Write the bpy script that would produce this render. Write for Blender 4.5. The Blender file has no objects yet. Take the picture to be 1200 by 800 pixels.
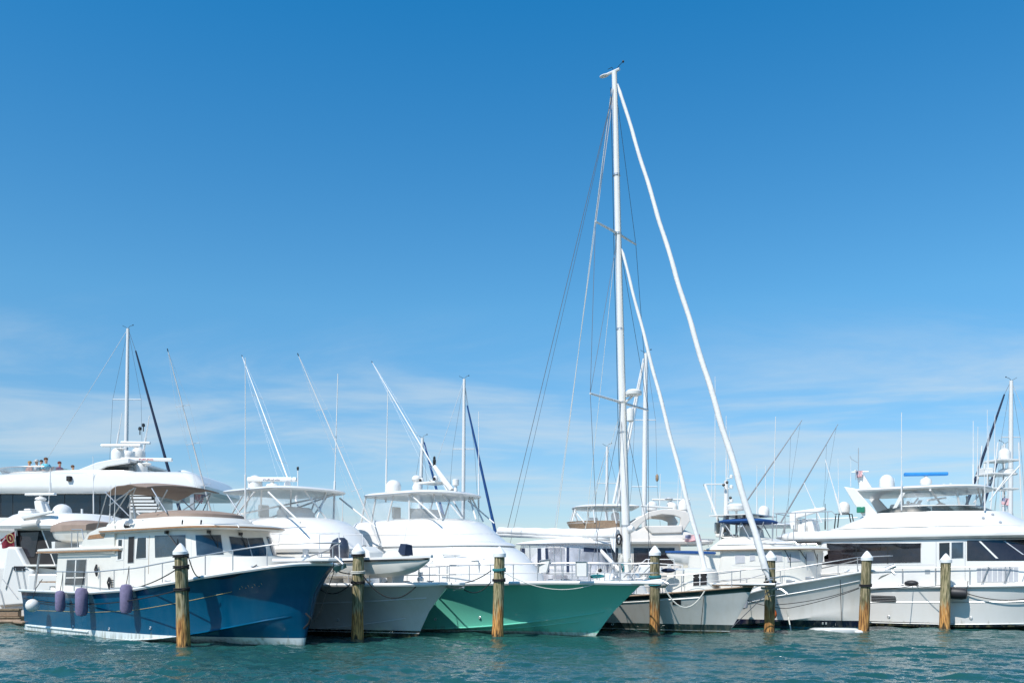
import bpy, bmesh, math, random
from mathutils import Vector, Matrix
from mathutils.bvhtree import BVHTree
random.seed(7)
R = math.radians
SC = bpy.context.scene
COL = SC.collection
HC, HY, FP = 2.3, 672.0, 1050.0          # eye height, horizon row, focal length (photo pixels)

# ------------------------------------------------------------------ materials
def mat(name, col, rough=.4, metal=0, noise=0, nscale=3, bump=0, bscale=40, coat=0, spec=.5, trans=0, stretch=(1, 1, 1), col2=None):
    m = bpy.data.materials.new(name); m.use_nodes = True
    nt = m.node_tree; b = nt.nodes['Principled BSDF']
    b.inputs['Base Color'].default_value = (*col, 1)
    b.inputs['Roughness'].default_value = rough
    b.inputs['Metallic'].default_value = metal
    b.inputs['Coat Weight'].default_value = coat
    b.inputs['Coat Roughness'].default_value = .06
    b.inputs['Specular IOR Level'].default_value = spec
    if noise or bump:
        tc = nt.nodes.new('ShaderNodeTexCoord'); mp = nt.nodes.new('ShaderNodeMapping')
        mp.inputs['Scale'].default_value = stretch
        nt.links.new(tc.outputs['Object'], mp.inputs[0])
    if noise:
        n = nt.nodes.new('ShaderNodeTexNoise'); n.inputs['Scale'].default_value = nscale
        n.inputs['Detail'].default_value = 6; n.inputs['Roughness'].default_value = .62
        nt.links.new(mp.outputs[0], n.inputs['Vector'])
        rp = nt.nodes.new('ShaderNodeMapRange'); rp.inputs[1].default_value = .32; rp.inputs[2].default_value = .68
        nt.links.new(n.outputs['Fac'], rp.inputs[0])
        mx = nt.nodes.new('ShaderNodeMix'); mx.data_type = 'RGBA'
        c2 = col2 or tuple(c*(1-noise) for c in col)
        mx.inputs[6].default_value = (*c2, 1); mx.inputs[7].default_value = (*col, 1)
        nt.links.new(rp.outputs[0], mx.inputs[0]); nt.links.new(mx.outputs[2], b.inputs['Base Color'])
        rr = nt.nodes.new('ShaderNodeMapRange'); rr.inputs[3].default_value = min(1, rough*1.35); rr.inputs[4].default_value = rough*.8
        nt.links.new(n.outputs['Fac'], rr.inputs[0]); nt.links.new(rr.outputs[0], b.inputs['Roughness'])
    if bump:
        n2 = nt.nodes.new('ShaderNodeTexNoise'); n2.inputs['Scale'].default_value = bscale; n2.inputs['Detail'].default_value = 4
        nt.links.new(mp.outputs[0], n2.inputs['Vector'])
        bp = nt.nodes.new('ShaderNodeBump'); bp.inputs['Strength'].default_value = bump; bp.inputs['Distance'].default_value = .02
        nt.links.new(n2.outputs['Fac'], bp.inputs['Height']); nt.links.new(bp.outputs[0], b.inputs['Normal'])
    return m

def hull_mat(name, bands, rough=.22, noise=.06, streak=(.45, .4, .3)):
    """painted hull: bands = [(z_from, colour)...] in the boat's own height, with faint weathering"""
    m = bpy.data.materials.new(name); m.use_nodes = True
    nt = m.node_tree; b = nt.nodes['Principled BSDF']; N = nt.nodes.new; L = nt.links.new
    tc = N('ShaderNodeTexCoord'); sp = N('ShaderNodeSeparateXYZ'); L(tc.outputs['Object'], sp.inputs[0])
    cur = None
    for i, (z, c) in enumerate(bands):
        if i == 0: cur = N('ShaderNodeRGB'); cur.outputs[0].default_value = (*c, 1); cur = cur.outputs[0]; continue
        g = N('ShaderNodeMath'); g.operation = 'GREATER_THAN'; g.inputs[1].default_value = z; L(sp.outputs['Z'], g.inputs[0])
        x = N('ShaderNodeMix'); x.data_type = 'RGBA'; L(g.outputs[0], x.inputs[0]); L(cur, x.inputs[6]); x.inputs[7].default_value = (*c, 1)
        cur = x.outputs[2]
    mp = N('ShaderNodeMapping'); mp.inputs['Scale'].default_value = (2.2, 2.2, .35); L(tc.outputs['Object'], mp.inputs[0])
    n = N('ShaderNodeTexNoise'); n.inputs['Scale'].default_value = 2.2; n.inputs['Detail'].default_value = 7; L(mp.outputs[0], n.inputs['Vector'])
    mr = N('ShaderNodeMapRange'); mr.inputs[1].default_value = .45; mr.inputs[2].default_value = .8; mr.inputs[4].default_value = noise*3
    L(n.outputs['Fac'], mr.inputs[0])
    x = N('ShaderNodeMix'); x.data_type = 'RGBA'; L(mr.outputs[0], x.inputs[0]); L(cur, x.inputs[6]); x.inputs[7].default_value = (*streak, 1)
    # scum and stain line just above the water, ragged in outline
    n4 = N('ShaderNodeTexNoise'); n4.inputs['Scale'].default_value = 3.5; n4.inputs['Detail'].default_value = 8; L(mp.outputs[0], n4.inputs['Vector'])
    zz = N('ShaderNodeMath'); zz.operation = 'MULTIPLY_ADD'; zz.inputs[1].default_value = -1.1; L(n4.outputs['Fac'], zz.inputs[0]); L(sp.outputs['Z'], zz.inputs[2])
    m4 = N('ShaderNodeMapRange'); m4.inputs[1].default_value = -.33; m4.inputs[2].default_value = -.62; m4.inputs[4].default_value = .55; L(zz.outputs[0], m4.inputs[0])
    x4 = N('ShaderNodeMix'); x4.data_type = 'RGBA'; L(m4.outputs[0], x4.inputs[0]); L(x.outputs[2], x4.inputs[6]); x4.inputs[7].default_value = (.16, .15, .07, 1)
    L(x4.outputs[2], b.inputs['Base Color'])
    b.inputs['Roughness'].default_value = rough
    b.inputs['Coat Weight'].default_value = .5; b.inputs['Coat Roughness'].default_value = .05
    n2 = N('ShaderNodeTexNoise'); n2.inputs['Scale'].default_value = 1.6; n2.inputs['Detail'].default_value = 1; L(tc.outputs['Object'], n2.inputs['Vector'])
    bp = N('ShaderNodeBump'); bp.inputs['Strength'].default_value = .12; bp.inputs['Distance'].default_value = .03
    L(n2.outputs['Fac'], bp.inputs['Height']); L(bp.outputs[0], b.inputs['Normal']); L(bp.outputs[0], b.inputs['Coat Normal'])
    return m

def vinyl_mat(name, alpha, tint=(.9, .93, .95)):
    m = bpy.data.materials.new(name); m.use_nodes = True
    nt = m.node_tree; N = nt.nodes.new; L = nt.links.new
    out = nt.nodes['Material Output']; b = nt.nodes['Principled BSDF']
    b.inputs['Base Color'].default_value = (*tint, 1); b.inputs['Roughness'].default_value = .12
    tr = N('ShaderNodeBsdfTransparent'); mx = N('ShaderNodeMixShader')
    tc = N('ShaderNodeTexCoord'); n = N('ShaderNodeTexNoise'); n.inputs['Scale'].default_value = 1.3; n.inputs['Detail'].default_value = 3
    L(tc.outputs['Object'], n.inputs['Vector'])
    mr = N('ShaderNodeMapRange'); mr.inputs[1].default_value = .35; mr.inputs[2].default_value = .7
    mr.inputs[3].default_value = alpha*.6; mr.inputs[4].default_value = alpha*1.5
    L(n.outputs['Fac'], mr.inputs[0])
    L(mr.outputs[0], mx.inputs[0]); L(tr.outputs[0], mx.inputs[1]); L(b.outputs[0], mx.inputs[2]); L(mx.outputs[0], out.inputs[0])
    return m

M = {}
M['white'] = mat('gelcoat_white', (.76, .74, .70), .28, noise=.045, nscale=1.5, coat=.4)
M['warm'] = mat('gelcoat_cream', (.74, .71, .64), .32, noise=.06, nscale=1.5, coat=.3)
M['pink'] = mat('gelcoat_aged_cream', (.74, .68, .61), .4, noise=.1, nscale=1.2)
M['paint'] = mat('white_aluminium', (.74, .72, .69), .35, noise=.05, nscale=2)
M['sail'] = mat('white_sailcloth', (.76, .74, .71), .8, noise=.12, nscale=2.5, bump=.6, bscale=9)
M['canvas'] = mat('white_canvas', (.76, .76, .75), .85, noise=.06, bump=.5, bscale=6)
M['glass'] = mat('dark_glass', (.012, .014, .018), .04, noise=.3, nscale=1, spec=.8, bump=.5, bscale=1.6)
M['smoke'] = mat('smoked_glass', (.035, .028, .032), .06, noise=.7, nscale=1.1, spec=.7, bump=.6, bscale=1.3)
M['greyglass'] = mat('blue_grey_glass', (.045, .065, .085), .04, noise=.7, nscale=1.4, spec=.9, bump=.6, bscale=1.4)
M['curtain'] = mat('curtained_pane', (.5, .5, .52), .3, noise=.15, nscale=5)
M['dark'] = mat('dark_interior', (.02, .018, .018), .7, noise=.4, nscale=2)
M['steel'] = mat('stainless_steel', (.62, .62, .62), .38, metal=.9)
M['steelw'] = mat('polished_rail_steel', (.5, .5, .5), .35, metal=.6)
M['teak'] = mat('varnished_teak', (.42, .19, .065), .3, noise=.4, nscale=12, coat=.6)
M['teakp'] = mat('weathered_teak', (.36, .24, .15), .6, noise=.4, nscale=12)
M['tan'] = mat('tan_canvas', (.31, .225, .175), .85, noise=.14, nscale=2, bump=.6, bscale=5)
M['navy'] = mat('navy_canvas', (.012, .028, .07), .8, noise=.3, bump=.5, bscale=9)
M['blue'] = mat('blue_canvas', (.008, .07, .24), .8, noise=.25, bump=.6, bscale=6)
M['azure'] = mat('azure_cover', (.02, .24, .62), .6, noise=.15)
M['purple'] = mat('purple_fender_cloth', (.22, .19, .31), .95, noise=.28, nscale=8, bump=.9, bscale=60)
M['rubber'] = mat('black_rubber', (.018, .018, .022), .5, noise=.3)
M['engine'] = mat('graphite_cowling', (.045, .05, .07), .22, noise=.2, coat=.6)
M['rope'] = mat('black_rope', (.02, .02, .022), .9, bump=1, bscale=150)
M['ropew'] = mat('white_rope', (.7, .68, .6), .9, bump=1, bscale=150)
M['ropet'] = mat('teal_rope', (.03, .25, .27), .9, bump=1, bscale=150)
M['wire'] = mat('rigging_wire', (.16, .16, .17), .45, metal=.3)
M['wirew'] = mat('pale_rigging_wire', (.6, .6, .6), .5)
M['black'] = mat('black_plastic', (.015, .015, .015), .4)
M['gold'] = mat('gold_leaf', (.45, .34, .15), .5)
M['red'] = mat('red_print', (.6, .03, .03), .5)
M['ink'] = mat('navy_print', (.02, .03, .12), .5)
M['cap'] = mat('white_piling_cap', (.82, .82, .80), .5, noise=.06, nscale=4)
M['orange'] = mat('orange_float', (.75, .13, .02), .5, noise=.2)
M['skin'] = mat('skin', (.55, .3, .2), .6)
M['green'] = mat('green_glass_lamp', (.02, .2, .12), .2)
M['plank'] = mat('dock_plank', (.33, .24, .15), .85, noise=.45, nscale=7, bump=.6)
M['vinyl'] = vinyl_mat('clear_vinyl', .16)
M['vinyl2'] = vinyl_mat('hazed_vinyl', .38, (.8, .8, .86))
M['burgundy'] = mat('burgundy_flag_cloth', (.22, .012, .03), .8, noise=.2)

def flag_mat():
    m = bpy.data.materials.new('striped_flag_cloth'); m.use_nodes = True
    nt = m.node_tree; N = nt.nodes.new; L = nt.links.new; b = nt.nodes['Principled BSDF']; b.inputs['Roughness'].default_value = .85
    uv = N('ShaderNodeUVMap'); sp = N('ShaderNodeSeparateXYZ'); L(uv.outputs[0], sp.inputs[0])
    def mth(op, a, bb):
        n = N('ShaderNodeMath'); n.operation = op
        for i, v in enumerate((a, bb)):
            if isinstance(v, (int, float)): n.inputs[i].default_value = v
            else: L(v, n.inputs[i])
        return n.outputs[0]
    st = mth('MODULO', mth('FLOOR', mth('MULTIPLY', sp.outputs['Y'], 13), 0), 2)
    x = N('ShaderNodeMix'); x.data_type = 'RGBA'; L(st, x.inputs[0]); x.inputs[6].default_value = (.5, .02, .03, 1); x.inputs[7].default_value = (.75, .75, .75, 1)
    can = mth('MULTIPLY', mth('LESS_THAN', sp.outputs['X'], .4), mth('GREATER_THAN', sp.outputs['Y'], .46))
    sc = N('ShaderNodeVectorMath'); sc.operation = 'MULTIPLY'; sc.inputs[1].default_value = (22, 13, 1); L(uv.outputs[0], sc.inputs[0])
    fr = N('ShaderNodeVectorMath'); fr.operation = 'FRACTION'; L(sc.outputs[0], fr.inputs[0])
    ds = N('ShaderNodeVectorMath'); ds.operation = 'DISTANCE'; ds.inputs[1].default_value = (.5, .5, 0); L(fr.outputs[0], ds.inputs[0])
    star = mth('LESS_THAN', ds.outputs['Value'], .27)
    y = N('ShaderNodeMix'); y.data_type = 'RGBA'; L(star, y.inputs[0]); y.inputs[6].default_value = (.02, .03, .14, 1); y.inputs[7].default_value = (.75, .75, .75, 1)
    z = N('ShaderNodeMix'); z.data_type = 'RGBA'; L(can, z.inputs[0]); L(x.outputs[2], z.inputs[6]); L(y.outputs[2], z.inputs[7])
    L(z.outputs[2], b.inputs['Base Color'])
    return m
M['flag'] = flag_mat()

def piling_mat():
    m = bpy.data.materials.new('weathered_piling_wood'); m.use_nodes = True
    nt = m.node_tree; N = nt.nodes.new; L = nt.links.new; b = nt.nodes['Principled BSDF']; b.inputs['Roughness'].default_value = .9
    tc = N('ShaderNodeTexCoord'); oi = N('ShaderNodeObjectInfo')
    ad = N('ShaderNodeVectorMath'); ad.operation = 'ADD'; L(tc.outputs['Object'], ad.inputs[0])
    cm = N('ShaderNodeCombineXYZ'); ml = N('ShaderNodeMath'); ml.operation = 'MULTIPLY'; ml.inputs[1].default_value = 37; L(oi.outputs['Random'], ml.inputs[0])
    L(ml.outputs[0], cm.inputs[0]); L(ml.outputs[0], cm.inputs[1]); L(cm.outputs[0], ad.inputs[1])
    mp = N('ShaderNodeMapping'); mp.inputs['Scale'].default_value = (7, 7, .8); L(ad.outputs[0], mp.inputs[0])
    n = N('ShaderNodeTexNoise'); n.inputs['Scale'].default_value = 1.6; n.inputs['Detail'].default_value = 8; n.inputs['Roughness'].default_value = .7; L(mp.outputs[0], n.inputs['Vector'])
    sp = N('ShaderNodeSeparateXYZ'); L(tc.outputs['Object'], sp.inputs[0])
    # height of the orange worm-eaten zone, broken up by the grain
    h = N('ShaderNodeMath'); h.operation = 'MULTIPLY_ADD'; h.inputs[1].default_value = 2.6; L(n.outputs['Fac'], h.inputs[0]); L(sp.outputs['Z'], h.inputs[2])
    r1 = N('ShaderNodeMapRange'); r1.inputs[1].default_value = 2.15; r1.inputs[2].default_value = 2.5; L(h.outputs[0], r1.inputs[0])
    n3 = N('ShaderNodeTexNoise'); n3.inputs['Scale'].default_value = 3.2; n3.inputs['Detail'].default_value = 6; L(mp.outputs[0], n3.inputs['Vector'])
    up = N('ShaderNodeValToRGB'); e = up.color_ramp.elements; e[0].position = .36; e[0].color = (.07, .065, .03, 1); e[1].position = .62; e[1].color = (.40, .32, .19, 1)
    k = e.new(.48); k.color = (.21, .185, .09, 1)
    L(n3.outputs['Fac'], up.inputs[0])
    lo = N('ShaderNodeValToRGB'); e = lo.color_ramp.elements; e[0].position = .36; e[0].color = (.16, .06, .018, 1); e[1].position = .6; e[1].color = (.62, .31, .09, 1)
    L(n3.outputs['Fac'], lo.inputs[0])
    x = N('ShaderNodeMix'); x.data_type = 'RGBA'; L(r1.outputs[0], x.inputs[0]); L(lo.outputs[0], x.inputs[6]); L(up.outputs[0], x.inputs[7])
    # long drying cracks
    mc = N('ShaderNodeMapping'); mc.inputs['Scale'].default_value = (22, 22, .55); L(ad.outputs[0], mc.inputs[0])
    nc = N('ShaderNodeTexNoise'); nc.inputs['Scale'].default_value = 1.1; nc.inputs['Detail'].default_value = 3; L(mc.outputs[0], nc.inputs['Vector'])
    rc = N('ShaderNodeMapRange'); rc.inputs[1].default_value = .40; rc.inputs[2].default_value = .34; rc.inputs[4].default_value = .85; L(nc.outputs['Fac'], rc.inputs[0])
    xc = N('ShaderNodeMix'); xc.data_type = 'RGBA'; L(rc.outputs[0], xc.inputs[0]); L(x.outputs[2], xc.inputs[6]); xc.inputs[7].default_value = (.03, .022, .012, 1); x = xc
    # wet weed foot
    r2 = N('ShaderNodeMapRange'); r2.inputs[1].default_value = 1.32; r2.inputs[2].default_value = 1.5; L(h.outputs[0], r2.inputs[0])
    y = N('ShaderNodeMix'); y.data_type = 'RGBA'; L(r2.outputs[0], y.inputs[0]); y.inputs[6].default_value = (.035, .028, .014, 1); L(x.outputs[2], y.inputs[7])
    hv = N('ShaderNodeHueSaturation'); rv = N('ShaderNodeMapRange'); rv.inputs[3].default_value = .8; rv.inputs[4].default_value = 1.3; L(oi.outputs['Random'], rv.inputs[0]); L(rv.outputs[0], hv.inputs['Value']); L(y.outputs[2], hv.inputs['Color'])
    L(hv.outputs[0], b.inputs['Base Color'])
    bp = N('ShaderNodeBump'); bp.inputs['Strength'].default_value = .9; bp.inputs['Distance'].default_value = .03
    L(n3.outputs['Fac'], bp.inputs['Height']); L(bp.outputs[0], b.inputs['Normal'])
    return m
M['piling'] = piling_mat()

# ------------------------------------------------------------------ mesh builder
class MB:
    def __init__(s): s.v = []; s.f = []; s.uv = None; s._b = None
    def add(s, v, f):
        o = len(s.v); s.v += [tuple(p) for p in v]; s.f += [tuple(i+o for i in q) for q in f]; s._b = None; return s
    def box(s, a, b):
        (x0, y0, z0), (x1, y1, z1) = a, b
        return s.add([(x0,y0,z0),(x1,y0,z0),(x1,y1,z0),(x0,y1,z0),(x0,y0,z1),(x1,y0,z1),(x1,y1,z1),(x0,y1,z1)],
                     [(0,3,2,1),(4,5,6,7),(0,1,5,4),(1,2,6,5),(2,3,7,6),(3,0,4,7)])
    def rings(s, rs, cap0=True, cap1=True, closed=True):
        n = len(rs[0]); v = [p for r in rs for p in r]; f = []
        for i in range(len(rs)-1):
            for j in range(n if closed else n-1):
                k = (j+1) % n; f.append((i*n+j, i*n+k, (i+1)*n+k, (i+1)*n+j))
        if cap0: f.append(tuple(range(n-1, -1, -1)))
        if cap1: f.append(tuple((len(rs)-1)*n+j for j in range(n)))
        return s.add(v, f)
    def tube(s, pts, r, n=7, flat=1):
        pts = [Vector(p) for p in pts]; rs = []
        rr = r if isinstance(r, (list, tuple)) else [r]*len(pts)
        prev = None
        for i, p in enumerate(pts):
            a = pts[max(i-1, 0)]; b = pts[min(i+1, len(pts)-1)]; t = (b-a).normalized()
            if prev is None:
                up = Vector((0, 0, 1)) if abs(t.z) < .9 else Vector((1, 0, 0))
                u = t.cross(up).normalized()
            else: u = (prev - t*prev.dot(t)).normalized()
            prev = u; w = t.cross(u)
            rs.append([p + (u*math.cos(6.28318*k/n) + w*math.sin(6.28318*k/n)*flat)*rr[i] for k in range(n)])
        return s.rings(rs)
    def lathe(s, prof, c=(0, 0, 0), n=20, ax=None):
        q = Vector((0, 0, 1)).rotation_difference(Vector(ax).normalized()) if ax else None; rs = []
        for r, z in prof:
            ring = []
            for k in range(n):
                p = Vector((max(r, .001)*math.cos(6.28318*k/n), max(r, .001)*math.sin(6.28318*k/n), z))
                if q: p = q @ p
                ring.append(p + Vector(c))
            rs.append(ring)
        return s.rings(rs)
    def ball(s, c, r, n=16, sc=(1, 1, 1)):
        rs = []
        for i in range(n//2+1):
            a = -math.pi/2 + math.pi*i/(n//2)
            rs.append([(c[0]+sc[0]*r*max(math.cos(a), .01)*math.cos(6.28318*k/n), c[1]+sc[1]*r*max(math.cos(a), .01)*math.sin(6.28318*k/n), c[2]+sc[2]*r*math.sin(a)) for k in range(n)])
        return s.rings(rs)
    def prism(s, pts, y0, y1):
        """polygon in x-z extruded from y0 to y1"""
        return s.rings([[(x, y0, z) for x, z in pts], [(x, y1, z) for x, z in pts]])
    def plate(s, pts, nrm, th):
        nrm = Vector(nrm).normalized()*th
        return s.rings([[Vector(p) for p in pts], [Vector(p)+nrm for p in pts]])
    def bvh(s):
        if s._b is None: s._b = BVHTree.FromPolygons([Vector(p) for p in s.v], s.f)
        return s._b

def make(name, mb, m, parent=None, label=None, bevel=0, ang=38, smooth=True, kind=None):
    me = bpy.data.meshes.new(name); me.from_pydata(mb.v, [], mb.f)
    if mb.uv:
        ul = me.uv_layers.new(name='UVMap')
        for lp in me.loops: ul.data[lp.index].uv = mb.uv[lp.vertex_index]
    bm = bmesh.new(); bm.from_mesh(me)
    bmesh.ops.recalc_face_normals(bm, faces=bm.faces)
    for f in bm.faces: f.smooth = smooth
    ca = math.cos(R(ang))
    for e in bm.edges:
        if len(e.link_faces) == 2 and e.link_faces[0].normal.dot(e.link_faces[1].normal) < ca: e.smooth = False
    bm.to_mesh(me); bm.free()
    for mm in (m if isinstance(m, (list, tuple)) else [m]): me.materials.append(M[mm] if isinstance(mm, str) else mm)
    o = bpy.data.objects.new(name, me); COL.objects.link(o)
    if parent is not None: o.parent = parent
    if label: o['label'] = label
    if kind: o['kind'] = kind
    if bevel:
        b = o.modifiers.new('bevel', 'BEVEL'); b.width = bevel; b.segments = 2; b.limit_method = 'ANGLE'; b.angle_limit = R(40); b.use_clamp_overlap = True
    return o

def cray(px, py): return Vector(((px-600)/FP, 1, (HY-py)/FP))
def wp(px, py, d): return Vector(((px-600)/FP*d, d, HC+(HY-py)/FP*d))

class Fr:
    """a thing: an Empty at its base, with a frame of its own (x forward, y port, z up)"""
    def __init__(s, name, label, cat, loc, ang=0, group=None):
        s.o = bpy.data.objects.new(name, None); COL.objects.link(s.o)
        s.o.location = loc; s.o.rotation_euler = (0, 0, R(ang)); s.o.empty_display_size = .3
        s.o['label'] = label; s.o['category'] = cat
        if group: s.o['group'] = group
        s.ang = ang; s.loc = Vector(loc); s.mw = Matrix.Translation(s.loc) @ Matrix.Rotation(R(ang), 4, 'Z'); s.mi = s.mw.inverted()
        s.C = s.mi @ Vector((0, 0, HC))
    def w(s, p): return s.mw @ Vector(p)
    def dir(s, px, py): return s.mi.to_3x3() @ cray(px, py)
    def P(s, px, py, y):
        d = s.dir(px, py); t = (y - s.C.y)/d.y; return s.C + d*t
    def PX(s, px, py, x):
        d = s.dir(px, py); t = (x - s.C.x)/d.x; return s.C + d*t
    def X(s, px, y): return s.P(px, HY, y).x
    def Z(s, py, x, y):
        return HC + (HY-py)/FP*(s.mw @ Vector((x, y, 0))).y
    def pix(s, p):
        q = s.mw @ Vector(p); return (600+q.x/q.y*FP, HY-(q.z-HC)/q.y*FP)
    def hit(s, mb, px, py):
        d = s.dir(px, py).normalized(); h = mb.bvh().ray_cast(s.C, d)
        return (h[0], (h[1] if h[1].dot(d) < 0 else -h[1])) if h[0] is not None else (None, None)
    def part(s, name, mb, m, parent=None, **k): return make(name, mb, m, parent or s.o, **k)
    def sub(s, name, label, cat, p, ang=0, group=None):
        return Fr(name, label, cat, s.w(p), s.ang+ang, group)

def mir(mb):
    n = MB(); n.v = [(x, -y, z) for x, y, z in mb.v]; n.f = [tuple(reversed(f)) for f in mb.f]; return n

def patch(F, src, c, nu=8, nv=4, off=.012, th=.03):
    """slab lying on the surface of src; c = its four corners (tl, tr, br, bl) as seen in the photo"""
    g = []; last = None
    for j in range(nv+1):
        row = []
        for i in range(nu+1):
            u, v = i/nu, j/nv
            px = (c[0][0]*(1-u)+c[1][0]*u)*(1-v)+(c[3][0]*(1-u)+c[2][0]*u)*v
            py = (c[0][1]*(1-u)+c[1][1]*u)*(1-v)+(c[3][1]*(1-u)+c[2][1]*u)*v
            h, n = F.hit(src, px, py)
            if h is None: row.append(last)
            else: last = (h, n); row.append(last)
        g.append(row)
    fb = next((q for r in g for q in r if q), None)
    if fb is None: return None
    g = [[q or fb for q in r] for r in g]
    mb = MB(); w = nu+1
    fr = [h+n*off for r in g for h, n in r]; bk = [h-n*th for r in g for h, n in r]
    f = [(j*w+i, j*w+i+1, (j+1)*w+i+1, (j+1)*w+i) for j in range(nv) for i in range(nu)]
    K = len(fr)
    rim = [i for i in range(w)] + [j*w+nu for j in range(1, nv+1)] + [nv*w+i for i in range(nu-1, -1, -1)] + [j*w for j in range(nv-1, 0, -1)]
    f2 = [(rim[k], rim[(k+1) % len(rim)], rim[(k+1) % len(rim)]+K, rim[k]+K) for k in range(len(rim))]
    f3 = [tuple(i+K for i in reversed(q)) for q in f]
    mb.add(fr+bk, f+f2+f3)
    return mb

def window(F, src, c, m='glass', frame=None, fw=1.6, name='window', both=True, parent=None, off=.012, label=None, nu=8, nv=4, muntin=None):
    """a window on the near side (and its twin on the far side)"""
    ob = None
    for side in ((0, 1) if both else (0,)):
        p = parent or F.o
        if frame:
            cx = sum(q[0] for q in c)/4; cy = sum(q[1] for q in c)/4
            c2 = [(x+math.copysign(fw, x-cx), y+math.copysign(fw*.8, y-cy)) for x, y in c]
            mb = patch(F, src, c2, nu, nv, off)
            if mb is None: return None
            fo = F.part(name, mir(mb) if side else mb, frame, p, label=label)
            mb = patch(F, src, c, nu, nv, off+.012)
            if mb: ob = F.part('pane', mir(mb) if side else mb, m, fo)
            ob = fo
        else:
            mb = patch(F, src, c, nu, nv, off)
            if mb is None: return None
            ob = F.part(name, mir(mb) if side else mb, m, p, label=label)
    return ob

def oval(xa, xf, w, nl, p=2.0, na=.25, y0=0, k=12, ka=5):
    """plan outline, rounded nose towards +x; starts aft centre, runs down starboard (-y)"""
    half = [(xa, 0)] + [(xa+na*(1-math.cos(math.pi/2*i/ka)), (w-min(na, w*.9))+min(na, w*.9)*math.sin(math.pi/2*i/ka)) for i in range(ka+1)]
    for i in range(1, 5): half.append((xa+na+(xf-nl-xa-na)*i/5, w))
    for i in range(k+1):
        a = math.pi/2*i/k; half.append((xf-nl+nl*math.sin(a)**(2/p), w*max(math.cos(a), 0)**(2/p)))
    st = [(x, y0-y) for x, y in half]; pt = [(x, y0+y) for x, y in reversed(half[1:-1])]
    return st + pt

def loft(levels, cap0=False, cap1=True):
    """levels = (z, xa, xf, w, nl, p, na[, sheer lift at the nose])"""
    mb = MB(); rs = []
    for lv in levels:
        z, xa, xf, w, nl = lv[:5]; p = lv[5] if len(lv) > 5 else 2.0; na = lv[6] if len(lv) > 6 else .25; lift = lv[7] if len(lv) > 7 else 0
        rs.append([(x, y, z + lift*((x-xa)/(xf-xa))**2) for x, y in oval(xa, xf, w, nl, p, na)])
    return mb.rings(rs, cap0, cap1)

def slab(z, th, xa, xf, w, nl, p=2.2, na=.4, crown=.08, ro=.05):
    """a roof: rounded edge, crowned top"""
    L = [(z, xa+ro*2, xf-ro*2, w-ro*2), (z+.01, xa+ro*.6, xf-ro*.6, w-ro*.6), (z+th*.5, xa, xf, w), (z+th*.85, xa+ro*.5, xf-ro*.5, w-ro*.5),
         (z+th+crown*.25, xa+w*.12, xf-w*.12, w*.88), (z+th+crown*.65, xa+w*.35, xf-w*.35, w*.6), (z+th+crown, xa+w*.7, xf-w*.7, w*.2)]
    return loft([(a, b, c, max(d, .05), min(nl, (c-b)*.45), p, min(na, d*.8)) for a, b, c, d in L], True, True)

def lerp(a, b, t): return a+(b-a)*t
def interp(tab, x):
    if x <= tab[0][0]: return tab[0][1]
    for (a, b), (c, d) in zip(tab, tab[1:]):
        if x <= c: return b+(d-b)*(x-a)/max(c-a, 1e-9)
    return tab[-1][1]

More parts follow.
